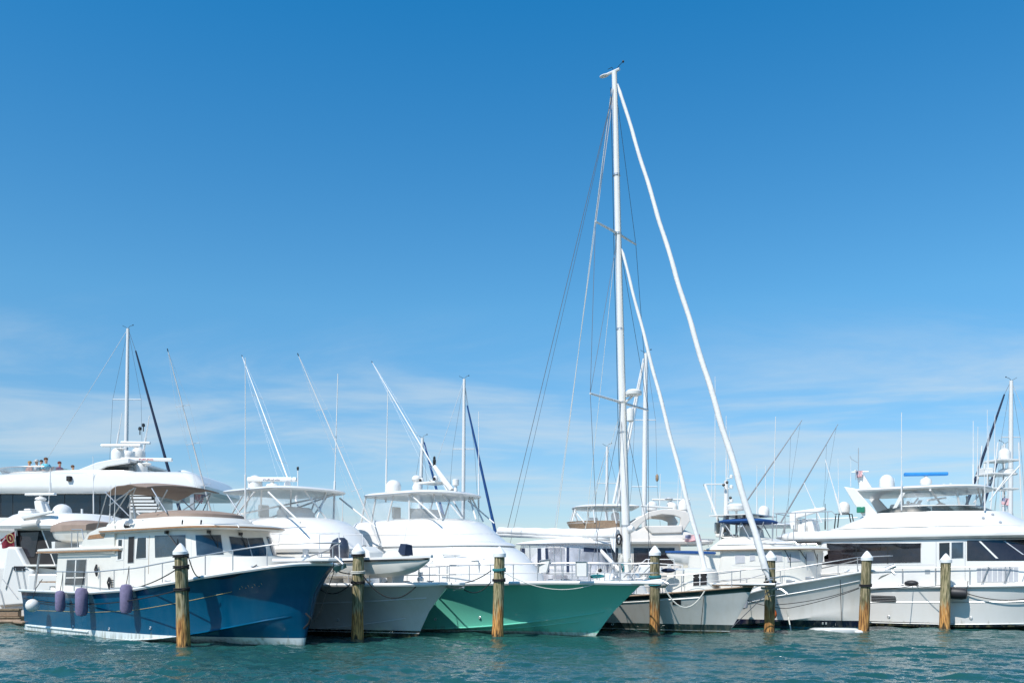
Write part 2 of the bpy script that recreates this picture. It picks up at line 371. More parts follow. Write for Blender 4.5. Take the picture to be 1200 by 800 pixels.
# ------------------------------------------------------------------ hulls
class Hull:
    def __init__(s, F, L, beam, sheer_px, stem, deckp=(2.1, .62), ud=.5, flare=1.35, chine=(.05, .75), chr_=.86, wlp=(1.7, 1.0), sr=.88, draft=.6, side=-1):
        s.F = F; s.L = L; s.hb = beam/2; s.stem = sorted(stem); s.deckp = deckp; s.ud = ud; s.fl = flare; s.ch = chine; s.chr = chr_; s.wlp = wlp; s.sr = sr; s.draft = draft
        s.tab = [(0, 1.8), (1, 1.8)]
        for it in range(3):
            cand = [(F.pix(s.pt(i/80, 1, side)), i/80) for i in range(81)]
            new = []
            for px, py in sheer_px:
                b = min(cand, key=lambda q: abs(q[0][0]-px)); u = b[1]; p = s.pt(u, 1, side)
                new.append((u, F.Z(py, p[0], p[1])))
            s.tab = sorted(new)
    def xs(s, z): return interp(s.stem, z)
    def taper(s, u): return 1-(1-s.sr)*max(0, (u-s.ud)/(1-s.ud))**2
    def dk(s, u):
        t = min(u/s.ud, 1); return (1-(1-t)**s.deckp[0])**s.deckp[1]*s.taper(u)
    def cf(s, u):
        t = min(u/(s.ud*1.25), 1); return (1-(1-t)**s.wlp[0])**s.wlp[1]*s.taper(u)
    def zsh(s, u): return interp(s.tab, u)
    def zc(s, u): return s.ch[0]+(s.ch[1]-s.ch[0])*max(0, 1-u/.55)**2.2
    def pt(s, u, v, side):
        """v in [-1,0]: keel to chine, [0,1]: chine to sheer"""
        zc = s.zc(u); hc = s.hb*s.chr*s.cf(u); hd = s.hb*s.dk(u)
        if v >= 0: z = zc+(s.zsh(u)-zc)*v; h = hc+(hd-hc)*v**s.fl
        else: z = zc+(zc+s.draft)*v; h = hc*(1+v)**.8
        x0 = s.xs(z); return (x0-u*(x0+s.L), side*h, z)
    def mesh(s, nu=56, nb=5, nt=14):
        mb = MB(); vs = [-1+i/nb for i in range(nb)]+[i/nt for i in range(nt+1)]
        us = [(i/nu)**1.7 for i in range(nu+1)]
        rs = [[s.pt(u, v, -1) for v in reversed(vs)] + [s.pt(u, v, 1) for v in vs[1:]] for u in us]
        n = len(rs[0]); v = [p for r in rs for p in r]; f = []
        for i in range(nu):
            for j in range(n-1): f.append((i*n+j, i*n+j+1, (i+1)*n+j+1, (i+1)*n+j))
        f.append(tuple(nu*n+j for j in range(n)))
        mb.add(v, f); return mb
    def build(s, m, rub='white', rr=.045, name='hull', deckm='white', drop=.02, lip=0):
        F = s.F; s.mb = s.mesh(); h = F.part(name, s.mb, m, ang=30)
        us = [(i/50)**1.7 for i in range(51)]; mb = MB()
        a = [s.pt(u, 1, -1) for u in us]; b = [s.pt(u, 1, 1) for u in us]; v = []; f = []
        for p, q in zip(a, b):
            for t, c in ((.0, 0), (.25, .04), (.5, .055), (.75, .04), (1, 0)): v.append((p[0], lerp(p[1], q[1], t), p[2]-drop+c))
        for i in range(50):
            for j in range(4): f.append((i*5+j, i*5+j+1, i*5+j+6, i*5+j+5))
        mb.add(v, f); s.deck = mb; F.part('deck', mb, deckm)
        if rub:
            pth = [s.pt(u, 1, -1) for u in reversed(us)][:-1] + [s.pt(u, 1, 1) for u in us]
            pth = [(p[0], p[1]*(1+(rr*.5+lip)/s.hb), p[2]-rr*.2) for p in pth]
            F.part('rub_rail', MB().tube(pth, rr, 6, 1.0), rub)
        return h
    def strip(s, name, v0, v1, m, u0=.0, u1=1, off=.008, dz0=None, dz1=None):
        """a band of paint or moulding along both sides, from v0 to v1 of the topsides"""
        n = 50
        for side in (-1, 1):
            mb = MB(); vv = []; f = []
            for i in range(n+1):
                u = u0+(u1-u0)*(i/n)**1.5
                for v in (v0, (v0+v1)/2, v1):
                    p = Vector(s.pt(u, v, side)); p.y += side*off; vv.append(p)
            for i in range(n):
                for j in range(2): f.append((i*3+j, i*3+j+1, i*3+j+4, i*3+j+3))
            mb.add(vv, f); F = s.F; F.part(name, mb, m)
    def line(s, name, v0, v1, r, m, u0=.01, u1=1, sides=(-1, 1), off=0, flat=1):
        for side in sides:
            pth = []
            for i in range(41):
                t = i/40; u = u0+(u1-u0)*t**1.4; p = Vector(s.pt(u, lerp(v0, v1, t), side)); p.y += side*off; pth.append(p)
            s.F.part(name, MB().tube(pth, r, 6, flat), m)
    def edge(s, u, side, inset=.12, dz=0):
        p = s.pt(u, 1, side); y = side*max(abs(p[1])-inset, 0); return Vector((p[0]-(inset if u < .02 else 0), y, p[2]+dz))
    def rail(s, u0, u1, h, posts, m='steelw', inset=.12, r=.018, mid=True, front=None, close=True, h1=None, lab=None):
        """guard rail on both sides; front: local x to which the rail reaches over the bow"""
        F = s.F; h1 = h if h1 is None else h1
        top = []
        N = 24
        def hh(t): return lerp(h, h1, t)
        for i in range(N+1):
            t = 1-i/N; u = u0+(u1-u0)*t; top.append(s.edge(u, -1, inset, hh(t)))
        if close:
            if front is not None:
                e = s.edge(u0, -1, inset, h); top += [Vector((front, -.18, e.z+.02)), Vector((front+.05, 0, e.z+.02)), Vector((front, .18, e.z+.02))]
        other = [Vector((p.x, -p.y, p.z)) for p in reversed(top[:N+1])]
        if close: top = top + other; tops = [top]
        else: tops = [top, other]
        for tp in tops:
            ro = F.part('guard_rail', MB().tube(tp, r, 6), m)
            if mid:
                F.part('lower_rail', MB().tube([(p.x, p.y, p.z-h*.5) for p in tp], r*.6, 5), m, ro)
        for side in (-1, 1):
            for k in range(posts):
                t = (k+.3)/posts; u = u0+(u1-u0)*t; a = s.edge(u, side, inset, -.03); b = s.edge(u, side, inset, hh(t))
                F.part('stanchion', MB().tube([a, b], r*.9, 6), m, ro)
        return ro

def boat(name, label, bow_px, d, ang, group='boats berthed in the marina', cat='motor boat'):
    p = wp(bow_px, HY, d); return Fr(name, label, cat, (p.x, p.y, 0), ang, group)

# ------------------------------------------------------------------ fittings
def dome(F, c, r, h=None, m='white', parent=None, name='radome', label=None):
    h = h or r*2.1
    prof = [(r*.78, 0), (r*.8, h*.08), (r*.98, h*.14), (r, h*.3), (r, h*.55)] + [(r*math.cos(a), h*.55+h*.45*math.sin(a)) for a in (.3, .6, .9, 1.2, 1.5)]
    return F.part(name, MB().lathe(prof, c, 20), m, parent, label=label)
def array(F, c, ln, ang, m='white', parent=None, ped=.22, text=None, tm='ink', th=.09, face=None):
    """open-array radar: pedestal and bar"""
    x, y, z = c
    p = F.part('radar_pedestal', MB().lathe([(.12, 0), (.2, .05), (.26, ped*.5), (.22, ped*.8), (.08, ped), (.06, ped+.07)], c, 16), 'white', parent)
    zz = z+ped+.05; ca, sa = math.cos(R(ang)), math.sin(R(ang)); b = MB()
    rs = []
    for t in (-1, -.97, -.5, 0, .5, .97, 1):
        k = .6 if abs(t) == 1 else 1; q = Vector((x+ca*t*ln/2, y+sa*t*ln/2, zz+th)); n = Vector((-sa, ca, 0))
        rs.append([q+n*dx*k+Vector((0, 0, dz*k)) for dx, dz in ((-.1, -th*.8), (.1, -th*.8), (.12, 0), (.08, th), (-.08, th), (-.12, 0))])
    b.rings(rs); a = F.part('radar_bar', b, m, p)
    if text: text_on(F, text, (x, y, zz+th*1.0), ang, th*1.15, tm, a, off=.125, sx=1.6)
    return p
def text_on(F, s, c, ang, size, m, parent, off=.12, sx=1, rot=None, label=None):
    """lettering on a vertical face whose outward normal is (sin, -cos) of ang"""
    cu = bpy.data.curves.new('lettering', 'FONT'); cu.body = s; cu.size = size; cu.align_x = 'CENTER'; cu.align_y = 'CENTER'; cu.extrude = .004; cu.resolution_u = 3
    t = bpy.data.objects.new('tmp', cu); COL.objects.link(t)
    dg = bpy.context.evaluated_depsgraph_get(); me = bpy.data.meshes.new_from_object(t.evaluated_get(dg))
    bpy.data.objects.remove(t)
    o = bpy.data.objects.new('lettering', me); COL.objects.link(o); me.materials.append(M[m] if isinstance(m, str) else m)
    o.parent = parent; ca, sa = math.cos(R(ang)), math.sin(R(ang))
    if rot is None:
        bx = Vector((ca, sa, 0)); bz = Vector((0, 0, 1)); bn = bx.cross(bz)
        mt = Matrix((( bx.x*sx, bz.x, bn.x, 0), (bx.y*sx, bz.y, bn.y, 0), (bx.z*sx, bz.z, bn.z, 0), (0, 0, 0, 1)))
        me.transform(mt); me.transform(Matrix.Translation(Vector(c)+bn*off))
    else: me.transform(rot)
    return o
def antenna(F, pt, pb, y, r=.016, m='paint', name='antenna', thick=True, top=None, parent=None, ytop=None):
    a = F.P(pb[0], pb[1], y); b = F.P(pt[0], pt[1], y if ytop is None else ytop)
    k = a.lerp(b, .38)
    return F.part(name, MB().tube([a, k, k+(b-a)*.002, b], [r*1.5, r*1.5, r*.8, r*.6], 6), m, parent)
def outrigger(F, pt, pb, yb, yt, cross=(.3, .52, .72), wires=True):
    a = F.P(pb[0], pb[1], yb); b = F.P(pt[0], pt[1], yt)
    o = F.part('outrigger', MB().tube([a, a.lerp(b, .5), b], [.036, .028, .013], 7), 'paint')
    d = (b-a).normalized(); n = d.cross(Vector((1, 0, 0))).normalized(); n2 = d.cross(n)
    pts = [a]
    for c in cross:
        q = a.lerp(b, c); F.part('spreader', MB().tube([q-n*.3, q+n*.3], .01, 5), 'paint', o)
    if wires:
        for s_ in (-1, 1):
            F.part('stay', MB().tube([a]+[a.lerp(b, c)+n*.3*s_ for c in cross]+[b], .004, 4), 'wirew', o)
    m_ = a.lerp(b, .93)
    F.part('halyard', MB().tube([m_, a+Vector((-.9, 0, .1))], .004, 4), 'wirew', o)
    F.part('tip', MB().tube([b, b+(b-a).normalized()*.12], .02, 6), 'black', o)
    return o
def near(F, src, px, py):
    for d in (0, 1, -1, 2, -2, 3, -3, 4, -4, 6, -6, 8, -8):
        h, n = F.hit(src, px, py+d)
        if h is not None: return h, n
    return None, None
def posts(F, src, segs, r=.035, m='paint', name='enclosure_post'):
    for (a, b) in segs:
        p, n = near(F, src, *a); q, n2 = near(F, src, *b)
        if p is None or q is None: print('MISS', name, a, b); continue
        e = (p-q)*.06
        mb = MB().tube([p+e+n*.02, q-e+n2*.02], r, 7); F.part(name, mb, m); F.part(name, mir(mb), m)
def wiper(F, src, a, b):
    p, n = near(F, src, *a); q, n2 = near(F, src, *b)
    if p is None or q is None: return
    p = p+n*.06; q = q+n2*.04; k = F.part('wiper', MB().tube([p, q], .014, 5).box(tuple(p-Vector((.05, .05, .05))), tuple(p+Vector((.05, .05, .05)))), 'black')
    d = Vector((0, 0, 1)); F.part('wiper_blade', MB().tube([q+d*.25, q-d*.25], .012, 5), 'black', k)
def rope(name, label, pts, r=.016, m='rope', sag=.3, cat='mooring line', group='mooring lines'):
    P_ = [Vector(p) for p in pts]; out = []
    for a, b in zip(P_, P_[1:]):
        for i in range(15):
            t = i/14; q = a.lerp(b, t); q.z -= sag*4*t*(1-t); out.append(q)
    out = [p for i, p in enumerate(out) if i == 0 or (p-out[i-1]).length > 1e-4]
    o = P_[0]; mb = MB().tube([p-o for p in out], r, 6); ob = make(name, mb, m); ob.location = o
    ob['label'] = label; ob['category'] = cat
    if group: ob['group'] = group
    return ob
def cleat(F, c, parent=None, ang=0):
    x, y, z = c; F.part('cleat', MB().tube([(x-.16, y, z+.09), (x-.05, y, z+.075), (x+.05, y, z+.075), (x+.16, y, z+.09)], .022, 6).tube([(x-.05, y, z), (x-.05, y, z+.08)], .02, 6).tube([(x+.05, y, z), (x+.05, y, z+.08)], .02, 6), 'steelw', parent)
# ================================================================== blue trawler yacht
def blue_trawler():
    F = boat('trawler_yacht', 'deep blue trawler yacht with cream cabin, teak trim and tan canvas', 356, 28.3, -38)
    H = Hull(F, 15.2, 4.7, [(20, 691), (105, 694), (160, 690), (220, 679.5), (295, 667), (352, 660.5), (375, 660)], [(-.7, -.5), (0, 0), (.6, .07), (1.6, .28), (2.2, .55), (2.6, .8)],
             deckp=(2.3, .43), ud=.38, flare=2.3, chine=(.0, 1.05), chr_=.93, wlp=(2.3, .62), sr=.85)
    m = hull_mat('blue_topside_paint', [(-9, (.03, .035, .02)), (.045, (.72, .76, .74)), (.28, (.0, .068, .142))], .16, .03, (.05, .2, .32))
    h = H.build(m, 'white', .06, lip=.03)
    # spray knuckle standing out along the chine
    for side in (-1, 1):
        pts = [Vector(H.pt(u, .0, side)) for u in [.015+.6*(i/30)**1.2 for i in range(31)]]
        mb = MB(); rs = []
        for i, p in enumerate(pts):
            k = .10*min(1, i/12); rs.append([(p.x, p.y, p.z+.05), (p.x, p.y+side*k, p.z), (p.x, p.y, p.z-.03)])
        mb.rings(rs); F.part('spray_rail', mb, m)
    H.line('cove_stripe', .66, .52, .010, 'gold', .12, .97)
    H.line('swim_guard', .12, .14, .05, m, .62, .98)
    # name in gilt script near the bow
    # gilt scroll work near the bow
    for k in range(4):
        p0 = Vector(H.pt(.062+.012*k, .70, -1)); q = []
        for i in range(14):
            a = i*.55; q.append(p0+Vector((-.16*i/13+.04*math.cos(a), -.03, .055*math.sin(a))))
        F.part('gilt_scroll', MB().tube(q, .009, 4), 'gold')
    # ---- cabins
    W = 1.72
    zd = lambda px, py, y=-W: F.P(px, py, y).z
    xa = F.X(62, -W); x1 = F.X(132, -W); xp = F.X(128, -W)
    z0 = 1.05
    zr = F.P(100, 646, -W).z
    aft = loft([(z0, xa, x1+.6, W, .2, 4, .12), (zr, xa+.25, x1+.6, W-.04, .2, 4, .12)])
    F.part('aft_cabin', aft, 'warm')
    window(F, aft, [(79.5, 656), (101, 655.5), (99, 684.5), (77, 684.5)], 'greyglass', 'steelw', 1.0, label='sliding saloon window')
    for q in ([(89.2, 656), (90.4, 656), (88.8, 684), (87.6, 684)], [(78, 676), (100, 675.5), (100, 676.8), (78, 677.3)]): window(F, aft, q, 'white', name='window_bar', off=.03, nu=2, nv=4)
    # open cockpit bulwark seat and door at the stern
    F.part('cockpit_seat', MB().box((xa-1.5, -1.2, z0+.2), (xa-1.0, 1.2, z0+.75)), 'warm', bevel=.05)
    F.part('cockpit_table', MB().box((xa-2.0, -1.35, 1.95), (xa-.4, -.7, 2.0)).tube([(xa-1.2, -1, 1.2), (xa-1.2, -1, 1.95)], .05), 'teakp')
    F.part('seat_back', MB().box((xa-1.1, -1.1, 2.0), (xa-1.0, -.3, 2.35)), 'teak', bevel=.04)
    # boat deck
    xb = F.X(40, -W-.05); roof = slab(zr, .17, xb, x1+.8, W+.12, .3, 4, .5, .05, .05); F.part('boat_deck', roof, 'warm')
    F.part('deck_edge', MB().rings([[(x, y, zr-.01+dz) for x, y in oval(xb+d_, x1+.7-d_, W+.125-d_, .3, 4, .5)] for dz, d_ in ((0, .0), (0, -.025), (.05, -.025), (.05, 0))], False, False), 'teak')
    for y in (-W-.0, W): F.part('roof_strut', MB().tube([(xb+.35, y, zr), (xb-.15, y, 1.45)], .045, 8), 'steelw')
    # pilothouse
    zs = F.P(200, 655, -W).z; zt = F.P(170, 622.5, -W).z
    xf = F.X(296, 0)
    ph = loft([(z0, xp, xf+.1, W+.02, 1.9, 2.5, .1), (zs, xp, xf+.02, W, 1.8, 2.6, .1), (zt+.1, xp+.1, xf-.45, W-.06, 1.7, 2.6, .1)])
    F.part('pilothouse', ph, 'warm')
    G = 'greyglass'
    window(F, ph, [(182, 627.2), (217, 626.5), (218, 649), (182.5, 652.5)], G, 'steelw', .5, nu=10)
    window(F, ph, [(229.5, 626.8), (258.5, 626.8), (261.5, 649), (231, 650)], G, 'steelw', .5, nu=10)
    window(F, ph, [(268.5, 628.5), (289.5, 630.5), (294.5, 651.5), (273, 650)], G, 'steelw', .5, nu=10)
    window(F, ph, [(162, 630), (171.5, 629.5), (171.5, 653), (160, 654)], 'glass', 'white', 1.4)
    d = window(F, ph, [(151.5, 629), (157.5, 628.5), (156.5, 658.5), (150.5, 659)], 'dark', 'steelw', .8, name='door', label='open pilothouse side door')
    window(F, ph, [(139.5, 632), (143.5, 632), (142.5, 654), (138.5, 655)], 'glass', 'white', 2.2, name='door_leaf')
    for x_, a_ in ((132, 0),): window(F, ph, [(130, 631), (133, 631), (132.5, 636), (129.5, 636)], 'dark', name='porthole')
    # hardtop brow of the pilothouse with teak edge
    xr = F.X(302, 0)
    rl = [(zt+.02, xp-.25, xr, W+.14, 1.9, 2.5, .3)]
    br = slab(zt, .16, xp-.7, xr, W+.16, 2.0, 2.6, .4, .10, .05); F.part('pilothouse_roof', br, 'warm')
    F.part('roof_edge', MB().rings([[(x, y, zt+.045+dz) for x, y in oval(xp-.7-d_, xr+d_, W+.16+d_, 2.0, 2.6, .4)] for dz, d_ in ((0, -.03), (0, .022), (.055, .022), (.055, -.03))], False, False), 'teak')
    wiper(F, ph, (197, 623.5), (209, 640)); wiper(F, ph, (245, 623.5), (255, 640)); wiper(F, ph, (281, 626), (289, 643))
    # sweeping side wing between boat deck and pilothouse
    w = [F.P(a, b, -W-.02) for a, b in ((92, 648), (97, 634), (104, 624), (116, 618), (134, 615), (134, 648))]
    for y in (-W-.03, W-.05): F.part('side_wing', MB().prism([(p.x, p.z) for p in w], y, y+.08), 'warm', bevel=.02)
    vv = [F.P(a, b, -W-.02) for a, b in ((105, 627), (124, 624), (122, 630), (103, 631.5))]
    for y in (-W-.045, W+.015): F.part('vent_panel', MB().prism([(p.x, p.z) for p in vv], y, y+.03), 'teak')
    # flybridge coaming and canvas
    z1 = zt+.2; xc0 = F.X(150, -W+.2); xc1 = F.X(262, 0)
    fb = loft([(z1-.08, xp-.6, xc1+.5, W-.02, 1.6, 2.4, .3), (z1+.12, xp-.55, xc1+.35, W-.08, 1.5, 2.4, .3), (z1+.28, xp-.5, xc1+.1, W-.2, 1.4, 2.4, .3)])
    F.part('flybridge_coaming', fb, 'warm')
    zk = F.P(210, 597, -W+.3).z
    cv = loft([(z1+.2, xc0, xc1+.05, W-.25, 1.4, 2.3, .5), (z1+.4, xc0+.03, xc1, W-.3, 1.4, 2.3, .5), (zk, xc0+.1, xc1-.35, W-.45, 1.3, 2.3, .5), (zk+.06, xc0+.4, xc1-.8, W-.8, 1.0, 2.3, .5)])
    F.part('flybridge_cover', cv, 'tan')
    # bimini over the flybridge
    bz = lambda t: 0
    L_ = []; x0 = F.X(122, -W+.2); xe = F.X(250, 1.2)
    ztop = F.P(185, 566, -W+.2).z; zed = 0
    n = 16; g = []; K = 9
    for i in range(n+1):
        t = i/n; x = lerp(x0, xe, t); row = []
        for k in range(K+1):
            s_ = -1+2*k/K; y = s_*(W-.15)*(1-.18*max(0, abs(2*t-1)-.6)); dip = (.30 if t < .5 else .16)*(2*t-1)**2 + .13*abs(s_)**2.6 + .035*(1-math.cos(t*6.283*3))*.5
            row.append((x, y, ztop+.22-dip))
        g.append(row)
    mb = MB(); top = [p for r in g for p in r]; bot = [(x, y*.995, z-.03) for x, y, z in top]; K1 = K+1; NN = len(top)
    f = [(i*K1+k, i*K1+k+1, (i+1)*K1+k+1, (i+1)*K1+k) for i in range(n) for k in range(K)]
    rim = [k for k in range(K1)]+[i*K1+K for i in range(1, n+1)]+[n*K1+k for k in range(K-1, -1, -1)]+[i*K1 for i in range(n-1, 0, -1)]
    mb.add(top+bot, f+[tuple(q+NN for q in reversed(a)) for a in f]+[(rim[k], rim[(k+1) % len(rim)], rim[(k+1) % len(rim)]+NN, rim[k]+NN) for k in range(len(rim))])
    bim = F.part('bimini', mb, 'tan')
    for y, a, b in ((-1.5, (113, 621), (126, 576)), (-1.5, (151, 604), (123, 576)), (-1.5, (132, 606), (152, 574)), (1.5, (237, 600), (247, 578)), (1.5, (215, 597), (246, 578)), (-1.5, (195, 600), (178, 572)), (-1.5, (182, 600), (196, 574))):
        p = F.P(*a, y); q = F.P(*b, y)
        for s_ in (-1, 1): F.part('bimini_frame', MB().tube([(p.x, s_*1.5, p.z), (q.x, s_*1.5, q.z)], .022, 6), 'steelw')
    for px in (129, 134.5): antenna(F, (px+1, 568), (px-1, 622), -W+.1, .018)
    antenna(F, (152, 565), (160, 612), -.6, .04); antenna(F, (109, 534), (110, 600), 1.2, .012)
    # rolled side pole and white whip stays in front of the bimini
    F.part('boarding_pole', MB().tube([F.P(160, 600, -1.2), F.P(180, 613, -1.5)], .02), 'paint')
    F.part('horn', MB().lathe([(.03, 0), (.04, .2), (.09, .3)], F.P(146, 614, -W-.02), 10, (1, -.2, .1)).lathe([(.03, 0), (.04, .2), (.09, .3)], F.P(150, 612, -W-.02), 10, (1, -.2, .1)), 'steel')
    sl = F.P(148, 616, -W-.05); F.part('search_light', MB().ball(tuple(sl), .09, 12), 'black')
    # trunk cabin on the foredeck, with a teak moulding
    t0 = F.X(330, 0); zt1 = F.P(300, 652, -1).z; zt2 = F.Z(657, t0, 0)
    tk = MB().rings([[(x, y*(.9 if i == 1 else 1), (1.5 if i == 0 else lerp(zt1, zt2+.15, max(0, min(1, (x-xf+1.5)/(t0-xf+1.5)))))) for x, y in oval(xf-1.5, t0, 1.45, 2.2, 2.3, .1)] for i in (0, 1)])
    F.part('trunk_cabin', tk, 'warm')
    H.line('teak_moulding', 1.0, 1.0, .022, 'teak', .10, .62, off=-.17)
    for u in (.52, .44, .3, .08): cleat(F, tuple(H.edge(u, -1, .2, .02))); cleat(F, tuple(H.edge(u, 1, .2, .02)))
    for px, py in ((129, 682), (114, 667)): p = F.P(px, py, -W-.03); F.part('boarding_gear', MB().tube([p+Vector((0, -.03, .18)), p+Vector((.08, -.05, 0)), p+Vector((0, -.03, -.22)), p+Vector((-.08, -.05, 0)), p+Vector((0, -.03, .18))], .035, 6), 'rubber')
    # rails
    H.rail(.035, .80, .68, 12, 'steelw', .1, .022, mid=False, front=1.55, h1=.75)
    # bow pulpit platform and anchor
    zb = H.zsh(0)
    F.part('bow_platform', MB().rings([[(x, y, zb+z_) for x, y in ((-.9, -.55), (.9, -.42), (1.5, -.28), (1.6, 0), (1.5, .28), (.9, .42), (-.9, .55))] for z_ in (.06, .17)]), 'paint', bevel=.03)
    F.part('anchor', MB().tube([(1.5, 0, zb+.2), (1.85, 0, zb-.02), (1.8, 0, zb-.18)], .04, 6).rings([[(1.9, -.03, zb-.02), (1.7, -.28, zb-.12), (1.55, 0, zb-.3)], [(1.92, .03, zb), (1.7, .28, zb-.12), (1.58, 0, zb-.26)]]), 'steel')
    F.part('anchor_chain', MB().tube([(1.3, .1, zb+.05), (1.2, .18, zb-.3), (.55, .12, 1.0), (.35, .12, .8)], .012, 5), 'black')
    F.part('windlass', MB().lathe([(.14, 0), (.14, .1), (.08, .14), (.11, .3), (.05, .32)], (.1, 0, zb+.14), 12), 'steel')
    # white trim moulding under the rail at stern quarter
    F.part('swim_platform', MB().box((-15.9, -2.0, .28), (-15.1, 2.0, .38)), 'teakp', bevel=.03)
    return F, H, dict(zr=zr, zt=zt, W=W, xp=xp)

def fender(F, name, label, top_px, ln, r, m, y, group='purple cylinder fenders on the blue hull', cat='fender'):
    p = F.P(top_px[0], top_px[1], y); T = F.sub(name, label, cat, (p.x, p.y, p.z-ln), 0, group)
    prof = [(r*.2, 0), (r*.75, .03), (r, r*.7), (r, ln-r*.7), (r*.75, ln-.03), (r*.2, ln)]
    T.part('fender_body', MB().lathe(prof, (0, 0, 0), 18), m)
    T.part('lanyard', MB().tube([(0, 0, ln), (0, .05, ln+.25), (0, .1, ln+.6)], .012, 5), 'rope')
    T.o.rotation_euler.x = 0
    return T

B_, BH, BD = blue_trawler()
fender(B_, 'hull_fender', 'mauve cloth covered fender on blue hull, shortest of three and nearest the stern', (70.5, 691.5), .78, .17, 'purple', -BH.hb-.22)
fender(B_, 'hull_fender', 'mauve cloth covered fender on blue hull, between two others and beneath the barred cabin window', (95.5, 688), 1.02, .21, 'purple', -BH.hb-.24)
fender(B_, 'hull_fender', 'mauve cloth covered fender on blue hull, below the pilothouse door', (148, 684), .98, .2, 'purple', -BH.hb-.24)
p = B_.P(38, 709, -BH.hb-.28); T = B_.sub('ball_fender', 'round white ball fender hanging by the stern of the blue trawler', 'fender', (p.x, p.y, p.z-.25))
T.part('ball', MB().ball((0, 0, .25), .25, 18), 'white'); T.part('lanyard', MB().tube([(0, 0, .48), (.02, .12, .9), (.15, .3, 1.25)], .014, 5), 'rope')

def tender(F, name, label, p, L, bm, dep, ang, hullm, coverm, group=None, cover=True, cat='tender', lo=None, cr=.30):
    T = F.sub(name, label, cat, p, ang, group); rs = []
    n = 14
    def sec(t, k):
        w = bm/2*(1-t**3.2)*(.9+.1*min(1, t*4)); z = dep*(.12*t**2+.75*t**7); top = dep*(1+.12*t*t)
        return w, z, top
    for i in range(n+1):
        t = i/n; w, z, top = sec(t, 0); w = max(w, .03); x = -L/2+L*t
        rs.append([(x, -w, top), (x, -w*.97, lerp(z, top, .6)), (x, -w*.75, lerp(z, top, .2)), (x, -w*.3, z+.02), (x, 0, z), (x, w*.3, z+.02), (x, w*.75, lerp(z, top, .2)), (x, w*.97, lerp(z, top, .6)), (x, w, top)])
    mb = MB().rings(rs, True, True); T.part('tender_hull', mb, hullm)
    rs = []
    for i in range(n+1):
        t = i/n; w, z, top = sec(t, 0); w = max(w, .05)*1.06; x = -L/2*1.03+L*1.04*t
        c = (cr*math.sin(math.pi*min(1, t*.8+.15))+.02) if cover else .02
        lo_ = (-.22*dep if cover else -.05) if lo is None else lo
        rs.append([(x, -w, top+lo_)]+[(x, w*math.sin(a), top+.02+c*math.cos(a)**.8 if abs(a) < 1.5 else top+.02) for a in (-1.4, -1.1, -.7, -.3, 0, .3, .7, 1.1, 1.4)]+[(x, w, top+lo_)])
    T.part('canvas_cover' if cover else 'gunwale', MB().rings(rs, True, True), coverm)
    return T
xt = B_.P(100, 622, -.2)
T = tender(B_, 'covered_tender', 'white tender under a tan canvas cover on the blue trawler boat deck', (B_.X(92, -.3), -.3, BD['zr']+.38), 4.4, 1.75, .62, 180, 'warm', 'tan')
for x in (-1.2, 1.1): T.part('chock', MB().prism([(x-.1, -.3), (x+.1, -.3), (x+.16, .12), (x-.16, .12)], -.5, .5), 'white')
for px in (84, 91):
    a = B_.P(px, 648, -BD['W']+.1); B_.part('deck_rail_post', MB().tube([a, a+Vector((0, 0, .85))], .02, 6), 'steelw')
a = B_.P(84, 620, -BD['W']+.1); b = B_.P(96, 620, -BD['W']+.1); B_.part('deck_rail', MB().tube([a, b, b+Vector((.2, 0, -.5))], .02, 6), 'steelw')
# ================================================================== sport fishing boats
def enclosure(F, zb, zt, low, high, segs, m='vinyl'):
    """clear side curtains between a coaming and a hardtop: low/high = (xa, xf, w, nl)"""
    mb = loft([(zb, low[0], low[1], low[2], low[3], 2.6, .3), (zt, high[0], high[1], high[2], high[3], 2.6, .3)], False, False)
    F.part('clear_curtain', mb, m); posts(F, mb, segs); return mb
def helm(F, x, z, w=1.0):
    F.part('helm_console', MB().prism([(x-.5, z-.6), (x-.5, z+.25), (x-.15, z+.45), (x+.15, z+.2), (x+.3, z-.6)], -w*.7, w*.7), 'pink', bevel=.05)
    for y in (-.55, .45):
        s = F.part('helm_seat', MB().box((x-1.5, y-.25, z-.1), (x-1.05, y+.25, z+.05)).box((x-1.55, y-.25, z+.05), (x-1.45, y+.25, z+.55)), 'warm', bevel=.06)
        F.part('seat_post', MB().tube([(x-1.28, y, z-.7), (x-1.28, y, z-.1)], .06), 'steelw', s)

